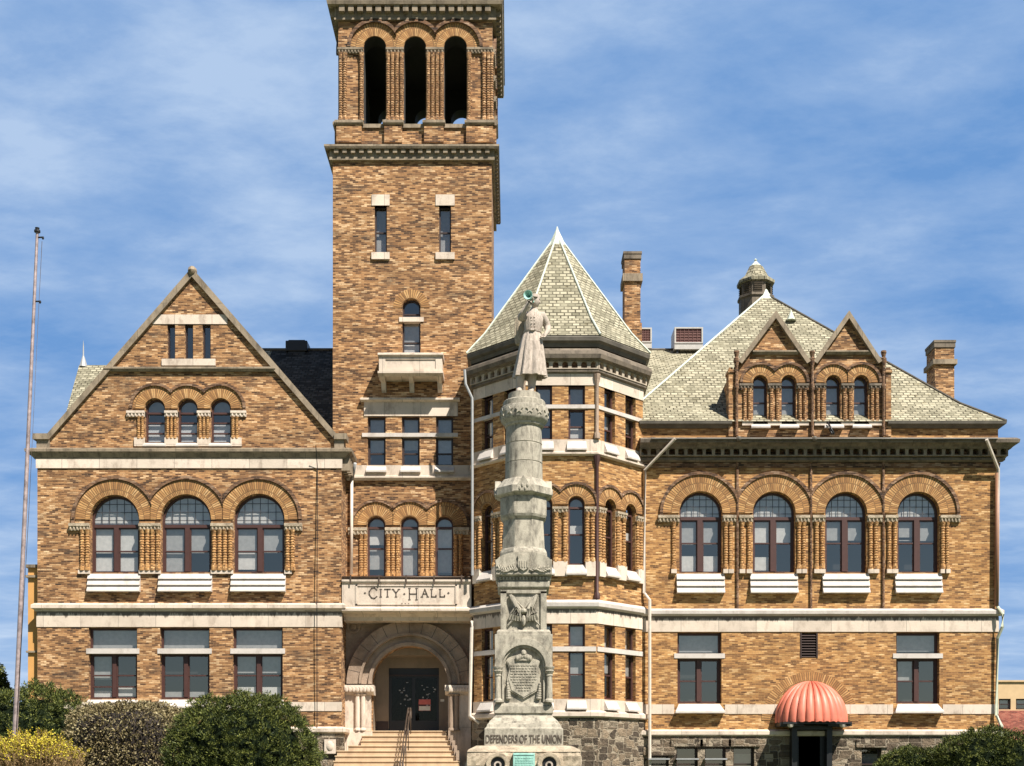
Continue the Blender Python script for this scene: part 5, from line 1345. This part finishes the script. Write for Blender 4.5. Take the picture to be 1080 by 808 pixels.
def hand(base, dirv, side, up):
    """palm with four unequal fingers and a thumb, loosely curled"""
    d = dirv.normalized(); s = side.normalized(); u = up.normalized(); ch = [[(base, .04), (base+d*.08, .05)]]
    for i, (l, o) in enumerate(((.085, -.045), (.10, -.015), (.092, .015), (.07, .042))):
        k = base+d*.085+s*o
        ch.append([(base+d*.08, .05), (k, .019), (k+d*l*.5+u*.02, .017), (k+d*l*.72+u*.055, .015)])
    ch.append([(base+d*.02, .03), (base+d*.05-s*.06+u*.02, .02), (base+d*.09-s*.07+u*.05, .017)]) if False else ch.append([(base, .04), (base+d*.045-s*.065+u*.02, .02), (base+d*.085-s*.06+u*.05, .016)])
    return ch
rh = S(557.5, 320.5, -.30); lh = S(576, 352.5, -.10)
chains = [[(pel, .17), (S(561, 350), .15), (chest, .19), (S(563, 330, .02), .12), (S(563.5, 326, .0), .08), (S(564, 322, -.01), .085)],
          [(pel, .17), (S(554, 372, -.03), .13), (S(549.5, 390, -.08), .12), (S(548.3, 402, -.05), .115), (S(548, 411, -.03), .085), (S(546.5, 413.6, -.2), .06)],
          [(pel, .17), (S(565, 372, .02), .13), (S(562, 390, .0), .12), (S(561, 402, .03), .115), (S(560.5, 411, .04), .085), (S(559, 413.6, -.13), .06)],
          [(chest, .19), (S(555.5, 333), .115), (S(548.5, 336, -.12), .095), (S(552, 329, -.24), .07), (rh, .045)],
          [(chest, .19), (S(572.5, 333.5), .115), (S(577.5, 345, .08), .09), (S(577.8, 349, -.02), .07), (lh, .045)]]
chains += hand(rh, Vector((.55, -.1, .8)), Vector((.8, 0, -.5)), Vector((.3, -1, 0))) + hand(lh, Vector((-.6, -.35, -.7)), Vector((.5, -.5, -.3)), Vector((-.3, -.9, .2)))
def headgeo(e):
    tilt = Matrix.Rotation(R(14), 3, 'X') @ Matrix.Rotation(R(-18), 3, 'Z')
    seg, rg = 20, 16
    def P(i, k):
        th = PI*i/rg; a = 2*PI*k/seg
        d = Vector((math.sin(th)*math.cos(a), math.sin(th)*math.sin(a), math.cos(th)))
        p = Vector((d.x*.105, d.y*.125, d.z*.15))
        f = max(0, -d.y)                             # front of the face
        if d.z < -.2: p.x *= 1-.25*min(1, (-d.z-.2)); 
        p.y -= f**6*.03*math.exp(-((d.z+.12)/.22)**2)*math.exp(-(d.x/.22)**2)*1.6        # nose
        p.y += f**2*.022*(math.exp(-((d.z-.10)/.13)**2))*math.exp(-((abs(d.x)-.36)/.17)**2)   # eye sockets
        p.y += f**2*.010*math.exp(-((d.z+.45)/.07)**2)*math.exp(-(d.x/.3)**2)           # mouth line
        p.y -= f**2*.012*math.exp(-((d.z-.32)/.12)**2)                                  # brow
        p.y -= f*.02*math.exp(-((d.z+.75)/.2)**2)                                       # chin
        return hd+tilt@p
    for i in range(rg):
        for k in range(seg):
            q = [P(i, k), P(i+1, k), P(i+1, k+1), P(i, k+1)]
            if i == 0: q = [q[0], q[1], q[2]]
            elif i == rg-1: q = [q[0], q[1], q[3]]
            e.face(q, 0, None, True)
    for s in (-1, 1):
        e.ell(hd+tilt@Vector((s*.108, .01, -.01)), .018, .03, .042, 7, 5)
        e.ell(hd+tilt@Vector((s*.038, -.1, .015)), .017, .014, .012, 7, 5)
skin('body', chains, STA, M['granite_light'], 2, headgeo)
def loft(mb, rows, seg=48, folds=0, amp=0.0, ph=0.0, cap=True):
    def P(i, k):
        px, py, rx, ry, dy, am = rows[i]; a = 2*PI*k/seg
        m = 1+am*(.6*math.sin(folds*a+ph)+.4*math.sin((folds*2-3)*a+1.3))
        c = S(px, py, dy); return Vector((c.x+rx*MD/FPX*m*math.cos(a), c.y+ry*MD/FPX*m*math.sin(a), c.z))
    for i in range(len(rows)-1):
        for k in range(seg): mb.face([P(i, k), P(i, k+1), P(i+1, k+1), P(i+1, k)], 0, None, True)
    if cap:
        mb.face([P(0, k) for k in range(seg)]); mb.face([P(len(rows)-1, k) for k in range(seg)])
mb = MB()
loft(mb, [(563.4, 326.5, 3.6, 3.4, 0, 0), (563.2, 329, 5.5, 4.6, 0, 0), (563, 331.5, 9.5, 6.2, 0, .01), (563, 336, 10.8, 7.6, -.01, .02), (562.6, 342, 10, 7.8, -.02, .025), (561.8, 349, 8.4, 7, -.01, .02), (561.6, 351, 8.5, 7, 0, .015),
          (561.2, 354, 10, 8, 0, .03), (560.6, 362, 11.8, 9.6, 0, .07), (560.2, 372, 13.3, 10.8, 0, .10), (559.8, 384, 15, 12, 0, .12), (559.3, 394, 16.6, 13, 0, .135), (559.2, 398, 17.2, 13.2, 0, .14), (559.2, 398.4, 16, 12.2, 0, .14), (559.4, 390, 13, 10, 0, .05)], 72, 9, 0.6)
mb.build('coat', M['granite_light'], STA)
mb = MB(); loft(mb, [(561.7, 351.4, 9.0, 7.5, 0, 0), (561.7, 351.2, 9.4, 7.9, 0, 0), (561.7, 349.4, 9.4, 7.9, -.01, 0), (561.7, 349.2, 9.0, 7.5, -.01, 0)], 32, 3); mb.box(Fr(S(561.5, 350, -.185), (1, 0, 0), (0, -1, 0)), -.045, .045, zf_(351.6), zf_(349), 0, .03)
for i in range(5):
    for s in (-1.6, 1.6): mb.ell(S(562+s+i*.1, 334.5+i*3.2, -.185), .018, .018, .018, 6, 4)
mb.build('belt', M['granite_light'], STA)
mb = MB(); loft(mb, [(557, 329.5, 3, 3, .26, 0), (552, 331.5, 5.2, 4, .28, .03), (549.5, 338, 6.6, 4.5, .3, .06), (548.8, 348, 6.6, 4.8, .3, .09), (549.6, 358, 6.8, 5, .3, .11), (550.5, 363.5, 6.8, 5, .3, .12)], 40, 6); mb.build('cape', M['carved'], STA)  # darker stained stone, the body's shade put into its colour too
mb = MB()
mb.lathe(hd.x, hd.y+.025, [(.118, hd.z+.055), (.122, hd.z+.075), (.112, hd.z+.15), (.10, hd.z+.172), (0, hd.z+.178)], 20); mb.lathe(hd.x-.03, hd.y-.10, [(.075, hd.z+.062), (.08, hd.z+.068), (.07, hd.z+.076)], 16, sx=1.15); mb.build('cap', M['granite_light'], STA)
BUG = thing('bugle', 'green patinated bronze bugle raised to the lips of the stone soldier', 'bugle', S(558, 313, -.42))
mb = MB(); a = hd+Vector((-.05, -.14, -.045)); b = S(556.8, 310.8, -.62); n_ = 14; dv = (b-a)
ax = dv.normalized(); e1 = ax.cross(Vector((0, 0, 1))).normalized(); e2 = ax.cross(e1)
prof = [(0, .03), (.04, .014), (.45, .017), (.62, .028), (.78, .045), (.9, .068), (.97, .092), (1, .108), (1.0, .100), (.96, .082), (.88, .055), (.75, .03), (.6, .012)]
rgs = [[a+dv*t+(e1*math.cos(2*PI*k/24)+e2*math.sin(2*PI*k/24))*r for k in range(24)] for t, r in prof]
for A_, B_ in zip(rgs, rgs[1:]):
    for k in range(24): mb.face([A_[k], A_[(k+1) % 24], B_[(k+1) % 24], B_[k]], 0, None, True)
mb.tube([a+dv*(.25+.2*math.cos(t))+e2*(-.07+.045*math.sin(t)) for t in [2*PI*k/20 for k in range(21)]], .012, 6)
mb.build('horn', M['verdigris'], BUG)

# ================================================= handrail on the steps
HR = thing('handrail', 'bronze centre handrail running down the entrance steps', 'handrail', (-4.45, -2.5, GZ))
T0 = front(0); hx = -4.46
mb = MB()
for dx in (-.055, .055): mb.tube([(hx+dx, -.25, 3.85+.55), (hx+dx, -.3, 3.85+.95), (hx+dx, -.7, 3.85+.93), (hx+dx, -4.4, 1.5+.95), (hx+dx, -4.75, 1.5+.93), (hx+dx, -4.8, 1.5+.55)], .028, 8)
mb.build('rail', M['rail'], HR)
for i in range(4):
    y = -.6-i*1.25; zt = 3.85+.93-(2.3)*(-y-.7)/3.7
    mb = MB()
    for dx in (-.055, .055): mb.tube([(hx+dx, y, zt-1.15), (hx+dx, y, zt)], .022, 6)
    mb.box(Fr((hx, y, 0), (1, 0, 0), (0, -1, 0)), -.055, .055, zt-.04, zt-.01, -.015, .015); mb.build('post', M['rail'], HR)

# ================================================= flagpole
FD = 41.0; fy = CAMY+FD; P3 = lambda px, py: Vector(((px-CX)*FD/FPX, fy, CAMZ+(HOR-py)*FD/FPX))
b0, b1 = P3(13, 840), P3(39.3, 245); b0.z = 1.2
FP = thing('flagpole', 'tall bare weathered steel flagpole rising from the shrubs at the far left', 'flagpole', b0)
mb = MB(); n_ = 10; mb.tube([b0+(b1-b0)*k/n_ for k in range(n_+1)], .09, 12, r1=.045); mb.build('pole', M['steel'], FP)
mb = MB(); mb.lathe(b1.x, b1.y, [(.06, b1.z-.02), (.10, b1.z), (.10, b1.z+.06), (.06, b1.z+.09), (.075, b1.z+.14), (0, b1.z+.17)], 10); mb.build('truck', M['black'], FP)
mb = MB(); mb.tube([b0+Vector((.13, -.1, 1.3)), b0.lerp(b1, .5)+Vector((.15, -.06, 0)), b1+Vector((.16, -.02, -.3))], .009, 5); mb.build('halyard', M['rail'], FP)
for py, px in ((250.5, 39), (318, 36)):
    p = P3(px, py); mb = MB(); mb.tube([p, p+Vector((.22, -.02, 0))], .025, 6); mb.ell(p+Vector((.2, -.02, -.03)), .04, .03, .05); mb.build('cleat', M['black'], FP)

# ================================================= ground, street, path
def gz(y):
    if y <= -47: return .12
    if y < -27: t = (y+47)/20; t = t*t*(3-2*t); return .12+1.28*t
    if y < -6: return 1.4+.1*(y+27)/21
    return 1.5
mb = MB(); ys = [-300, -52.01, -52, -47]+[-47+k*1.0 for k in range(1, 42)]+[0, 20, 60, 200, 900]
gzz = lambda y: -.03 if y <= -52.005 else gz(y)
xs = [-700, -120, -40, -20, 0, 20, 40, 120, 700]
for y0_, y1_ in zip(ys, ys[1:]):
    for a, b in zip(xs, xs[1:]): mb.face([(a, y0_, gzz(y0_)), (b, y0_, gzz(y0_)), (b, y1_, gzz(y1_)), (a, y1_, gzz(y1_))])
tag(mb.build('ground', M['lawn']), kind='structure')
mb = MB(); mb.face([(-300, -66, 0), (300, -66, 0), (300, -52.2, 0), (-300, -52.2, 0)]); tag(mb.build('road', M['asphalt']), kind='structure')
X0 = Fr((0, 0, 0), (1, 0, 0), (0, -1, 0)); mb = MB(); mb.box(X0, -300, 300, -.1, .13, 49, 52.2); tag(mb.build('pavement', M['concrete']), kind='structure')
mb = MB(); yy = [-49+k for k in range(0, 45)]
for a, b in zip(yy, yy[1:]): mb.face([(-6.2, a, gz(a)+.012), (-2.6, a, gz(a)+.012), (-2.6, b, gz(b)+.012), (-6.2, b, gz(b)+.012)])
tag(mb.build('path', M['concrete']), kind='structure')

# ================================================= shrubs
def shrub(name, label, cat, c, rad, p, mats, nleaf, size, seed, lump=(.10, .06), group=None, flat=.6, zmin=None, core=.86, aspect=1.8, tuft=1, upb=0.0):
    r = random.Random(seed); c = Vector(c); a, b, h = rad
    lz = Vector((1, 1, 2.0 if cat == 'bush' else 1))
    def surf(d, k=1.0):
        s = (abs(d.x/a)**p+abs(d.y/b)**p+abs(d.z/h)**p)**(-1/p)
        q = d*s
        l = 1+lump[0]*noise.noise((q+Vector((seed, 0, 0)))*.9)+lump[1]*noise.noise((q+Vector((0, seed, 0)))*lz*2.2)+lump[1]*.6*noise.noise((q+Vector((0, 0, seed)))*lz*5)
        return q*l*k
    me = bpy.data.meshes.new(name); vs = []; fs = []; mi = []
    zlo = (zmin if zmin is not None else 1.2)-c.z
    seg, rg = 40, 22                                 # inner dark mass
    for i in range(rg+1):
        for k in range(seg):
            th = PI*i/rg; an = 2*PI*k/seg
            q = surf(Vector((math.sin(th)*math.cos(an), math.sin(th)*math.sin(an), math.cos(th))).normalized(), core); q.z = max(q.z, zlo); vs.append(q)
    for i in range(rg):
        for k in range(seg): fs.append((i*seg+k, (i+1)*seg+k, (i+1)*seg+(k+1) % seg, i*seg+(k+1) % seg)); mi.append(0)
    n = 0
    while n < nleaf:
        d = Vector((r.gauss(0, 1), r.gauss(0, 1), r.gauss(0, 1)))
        d = Vector((d.x*a, d.y*b, d.z*h)).normalized()
        q = surf(d, 1-.16*r.random()**1.6)
        if q.z < zlo: continue
        if d.y > .55 and r.random() < .7: continue   # fewer leaves on the far side
        nrm = Vector((d.x/a, d.y/b, d.z/h)).normalized()
        if cat == 'bush':
            q = surf(d, 1.02-.10*r.random()); tr = size*r.uniform(1.1, 2.0)
            for t in range(26):
                e = Vector((r.gauss(0, 1), r.gauss(0, 1), r.gauss(0, .7))).normalized()
                ax = (e*.8+nrm*.55+Vector((0, 0, .25))).normalized(); o = q+e*tr*r.uniform(.15, .8)
                sd = ax.cross(Vector((r.gauss(0, 1), r.gauss(0, 1), r.gauss(0, 1)))).normalized()
                s = size*r.uniform(.55, 1.1); w = s/aspect/2; i0 = len(vs)
                vs += [o-ax*s*.3-sd*w*.6, o+sd*w, o+ax*s*.7, o-sd*w]; fs.append((i0, i0+1, i0+2, i0+3)); mi.append(1); n += 1
            continue
        for t in range(tuft):
            ax = (nrm*.75+Vector((r.gauss(0, .5), r.gauss(0, .5), r.gauss(0, .5)+upb))).normalized()
            sd = ax.cross(Vector((r.gauss(0, 1), r.gauss(0, 1), r.gauss(0, 1)))).normalized()
            s = size*r.uniform(.6, 1.3); o = q+Vector((r.gauss(0, size*.5), r.gauss(0, size*.5), r.gauss(0, size*.5)))*(tuft > 1)
            w = s/aspect/2; i0 = len(vs)
            vs += [o-ax*s*.3-sd*w*.6, o+sd*w-ax*s*.0, o+ax*s*.7, o-sd*w]
            fs.append((i0, i0+1, i0+2, i0+3)); mi.append(1); n += 1
    me.from_pydata(vs, [], fs)
    for m in mats: me.materials.append(m)
    me.polygons.foreach_set('material_index', mi)
    for q in me.polygons:
        if q.material_index == 0: q.use_smooth = True
    o = bpy.data.objects.new(name, me); COL.objects.link(o); o.location = c
    return tag(o, label, cat, group)
kx = lambda px, d: (px-CX)*d/FPX
kz = lambda py, d: CAMZ+(HOR-py)*d/FPX
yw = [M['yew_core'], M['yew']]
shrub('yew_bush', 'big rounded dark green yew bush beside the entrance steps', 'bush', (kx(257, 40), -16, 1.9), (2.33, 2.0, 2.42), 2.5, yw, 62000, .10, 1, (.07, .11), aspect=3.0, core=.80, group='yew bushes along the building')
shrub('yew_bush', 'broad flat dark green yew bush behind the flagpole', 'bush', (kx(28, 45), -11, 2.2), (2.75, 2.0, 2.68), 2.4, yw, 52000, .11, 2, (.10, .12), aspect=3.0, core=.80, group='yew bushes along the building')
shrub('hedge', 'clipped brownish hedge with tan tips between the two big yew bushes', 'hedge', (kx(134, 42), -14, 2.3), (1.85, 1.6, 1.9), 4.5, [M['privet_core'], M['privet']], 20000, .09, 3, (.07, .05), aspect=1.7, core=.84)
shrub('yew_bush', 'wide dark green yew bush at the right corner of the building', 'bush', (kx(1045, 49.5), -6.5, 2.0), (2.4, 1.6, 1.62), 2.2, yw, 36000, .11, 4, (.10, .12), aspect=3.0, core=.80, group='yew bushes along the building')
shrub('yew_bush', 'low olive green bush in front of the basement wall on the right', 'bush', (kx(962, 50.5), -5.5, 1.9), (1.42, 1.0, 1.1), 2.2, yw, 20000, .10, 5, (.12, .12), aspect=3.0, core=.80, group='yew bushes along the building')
CT = thing('conifer', 'dark conifer peeking in at the far left edge behind the shrubs', 'tree', (kx(-14, 62), 6, 1.4))
o = shrub('foliage', None, None, (0, 0, 3.4), (1.35, 1.35, 3.0), 1.7, yw, 9000, .16, 6, (.12, .08), aspect=2.0, zmin=.6); o.parent = CT
mb = MB(); mb.tube([(CT.location.x, 6, 1.2), (CT.location.x, 6, 5)], .16, 8, r1=.05); mb.build('trunk', M['twig'], CT)
# forsythia: many upright stems, yellow flowers towards the tips
fc = Vector((kx(31, 37), -19, 1.25)); r = random.Random(12)
FO = thing('forsythia_bush', 'low bush of upright twigs with bright yellow flowers at the front left', 'bush', fc)
st = MB(); vs = []; fs = []
for i in range(900):
    a = r.uniform(0, 2*PI); q = math.sqrt(r.random()); x, y = 1.2*q*math.cos(a), 1.0*q*math.sin(a)
    hgt = (1.66-.55*q**2.2)*r.uniform(.74, 1.2); lx, ly = x*.32+r.gauss(0, .07), y*.32+r.gauss(0, .07)
    p0 = fc+Vector((x*.8, y*.8, 0)); p1 = fc+Vector((x+lx*.4, y+ly*.4, hgt*.6)); p2 = fc+Vector((x+lx, y+ly, hgt))
    for A_, B_ in ((p0, p1), (p1, p2)):
        s_ = Vector((r.gauss(0, 1), r.gauss(0, 1), 0)).normalized()*.011
        i0 = len(st.v); st.face([A_-s_, A_+s_, B_+s_*.7, B_-s_*.7])
    for k in range(30):
        t = r.random()**.75; base_ = p1.lerp(p2, t) if r.random() < .88 else p0.lerp(p1, r.uniform(.4, 1))
        o_ = base_+Vector((r.gauss(0, .025), r.gauss(0, .025), r.gauss(0, .03)))
        if (base_.z-fc.z) < .95+.55*r.random(): 
            if r.random() < .5: 
                u = Vector((r.gauss(0, 1), r.gauss(0, 1), r.gauss(0, .6))).normalized()*.05; v = Vector((r.gauss(0, 1), r.gauss(0, 1), r.gauss(0, 1))).normalized()*.012
                st.face([o_-u, o_-v, o_+u, o_+v])
            continue
        u = Vector((r.gauss(0, 1), r.gauss(0, 1), r.gauss(0, 1))).normalized()*.03; v = u.cross(Vector((r.gauss(0, 1), r.gauss(0, 1), r.gauss(0, 1)))).normalized()*.018
        i0 = len(vs); vs += [o_-u-fc, o_+v-fc, o_+u-fc, o_-v-fc]; fs.append((i0, i0+1, i0+2, i0+3))
st.build('stems', M['twig'], FO, merge=False)
me = bpy.data.meshes.new('flowers'); me.from_pydata(vs, [], fs); me.materials.append(M['forsythia']); o = bpy.data.objects.new('flowers', me); COL.objects.link(o); o.parent = FO

# ================================================= neighbour building to the right
by = 44.0; B = front(by); NB = thing('neighbour_building', 'distant low building with red brick ground floor and tan upper storey at the right edge', 'building', (50, by+6, GZ))
u0, u1 = B.U(1040), B.U(1240)
mb = MB(); mb.box(B, u0, u1, 1.2, B.Z(749.5), -14, .15); mb.build('brick_base', M['brick_red'], NB)
nw = [(1053.5, 1066), (1071.5, 1084), (1094, 1106), (1115, 1127)]
mb = MB(); mb.wall(B, rect(u0, u1, B.Z(749.5), B.Z(718)), [rect(B.U(a), B.U(b), B.Z(748.3), B.Z(737)) for a, b in nw], -.4, 0); mb.box(B, u0, u1, B.Z(749.5), B.Z(718.2), -14, -9); mb.box(B, u0-.1, u1+.1, B.Z(719.2), B.Z(717.5), -14, .12); mb.build('upper_wall', M['tan_stucco'], NB)
for a, b in nw:
    mb = MB(); x_, y_, z_, w_ = B.U(a), B.U(b), B.Z(748.3), B.Z(737)
    mb.box(B, x_, y_, z_, z_+.1, -.3, -.1); mb.box(B, x_, y_, w_-.1, w_, -.3, -.1); mb.box(B, x_, x_+.1, z_, w_, -.3, -.1); mb.box(B, y_-.1, y_, z_, w_, -.3, -.1); mb.box(B, x_, y_, (z_+w_)/2-.04, (z_+w_)/2+.04, -.3, -.12)
    w = mb.build('window', M['frame_dark'], NB); mb = MB(); mb.face([B.P(x_, z_, -.22), B.P(y_, z_, -.22), B.P(y_, w_, -.22), B.P(x_, w_, -.22)]); mb.build('pane', M['glass_frost'], w, merge=False)
    mb = MB(); mb.box(B, x_, y_, (z_+w_)/2, w_, -.34, -.32); mb.build('blind', M['blind_grey'], w)

# ================================================= light, sky, camera
sv = Vector((.46, -.585, 1.0)).normalized()
el = math.asin(sv.z); az = math.atan2(sv.x, sv.y)
sun = bpy.data.lights.new('sun', 'SUN'); sun.energy = 5.0; sun.angle = R(.53); sun.color = (1, .95, .86)
so = bpy.data.objects.new('sun', sun); COL.objects.link(so); so.rotation_euler = sv.to_track_quat('Z', 'Y').to_euler(); so.location = sv*60
wd = bpy.data.worlds.new('World'); sc.world = wd; wd.use_nodes = True; nt = wd.node_tree
bg = nt.nodes['Background']; sk = N(nt, 'ShaderNodeTexSky', sky_type='NISHITA'); sk.sun_disc = False; sk.sun_elevation = el; sk.sun_rotation = az
sk.altitude = 50; sk.air_density = 1.0; sk.dust_density = .15; sk.ozone_density = 2.2
tc = N(nt, 'ShaderNodeTexCoord'); sp = N(nt, 'ShaderNodeSeparateXYZ'); nt.links.new(tc.outputs['Generated'], sp.inputs[0])
zz = mth(nt, 'ADD', mth(nt, 'MAXIMUM', sp.outputs[2], 0.0), .12)
cb = N(nt, 'ShaderNodeCombineXYZ'); nt.links.new(mth(nt, 'DIVIDE', sp.outputs[0], zz), cb.inputs[0]); nt.links.new(mth(nt, 'DIVIDE', sp.outputs[1], zz), cb.inputs[1])
mp = N(nt, 'ShaderNodeMapping'); mp.inputs['Scale'].default_value = (1.0, 1.5, 1); mp.inputs['Rotation'].default_value = (0, 0, .5); mp.inputs['Location'].default_value = (3.1, 1.7, 0); nt.links.new(cb.outputs[0], mp.inputs[0])
nz = N(nt, 'ShaderNodeTexNoise'); nz.inputs['Scale'].default_value = .9; nz.inputs['Detail'].default_value = 9; nz.inputs['Roughness'].default_value = .6; nz.inputs['Distortion'].default_value = .15; nt.links.new(mp.outputs[0], nz.inputs['Vector'])
n2 = N(nt, 'ShaderNodeTexNoise'); n2.inputs['Scale'].default_value = 3.6; n2.inputs['Detail'].default_value = 10; n2.inputs['Roughness'].default_value = .62; n2.inputs['Distortion'].default_value = .1; nt.links.new(mp.outputs[0], n2.inputs['Vector'])
cl = ramp(nt, mth(nt, 'ADD', mth(nt, 'MULTIPLY', nz.outputs[0], .40), mth(nt, 'MULTIPLY', n2.outputs[0], .60)), [(.36, (.0, .0, .0)), (.50, (.26, .26, .26)), (.64, (.66, .66, .66))])
hz = ramp(nt, sp.outputs[2], [(0.0, (.55, .55, .55)), (.22, (.0, .0, .0))])
fac = mth(nt, 'MINIMUM', mth(nt, 'ADD', cl, mth(nt, 'MULTIPLY', hz, .6)), .85)
nor = ramp(nt, sp.outputs[1], [(0.0, (.12, .12, .12)), (.45, (1, 1, 1))]); fac = mth(nt, 'MULTIPLY', fac, nor)
SKYN = dict(bg=bg)
veil = mix(nt, sk.outputs[0], (2.5, 5.5, 11.2), mth(nt, 'MULTIPLY', nor, .8))
skc = mix(nt, veil, (8.8, 10.8, 13.6), fac)
nt.links.new(skc, bg.inputs[0]); bg.inputs[1].default_value = .036
cam = bpy.data.cameras.new('camera'); co = bpy.data.objects.new('camera', cam); COL.objects.link(co)
co.location = (0, CAMY, CAMZ); co.rotation_euler = (R(90), 0, 0)
cam.sensor_fit = 'HORIZONTAL'; cam.sensor_width = 36; cam.lens = 36*FPX/1080
cam.shift_y = (HOR-404)/1080; cam.clip_end = 3000; cam.clip_start = .1
sc.camera = co
sc.view_settings.view_transform = 'Standard'; sc.view_settings.look = 'None'; sc.view_settings.gamma = 1; sc.view_settings.exposure = 0.92
sc.view_settings.use_curve_mapping = False
sc.cycles.max_bounces = 6; sc.cycles.transparent_max_bounces = 8; sc.cycles.use_denoising = True
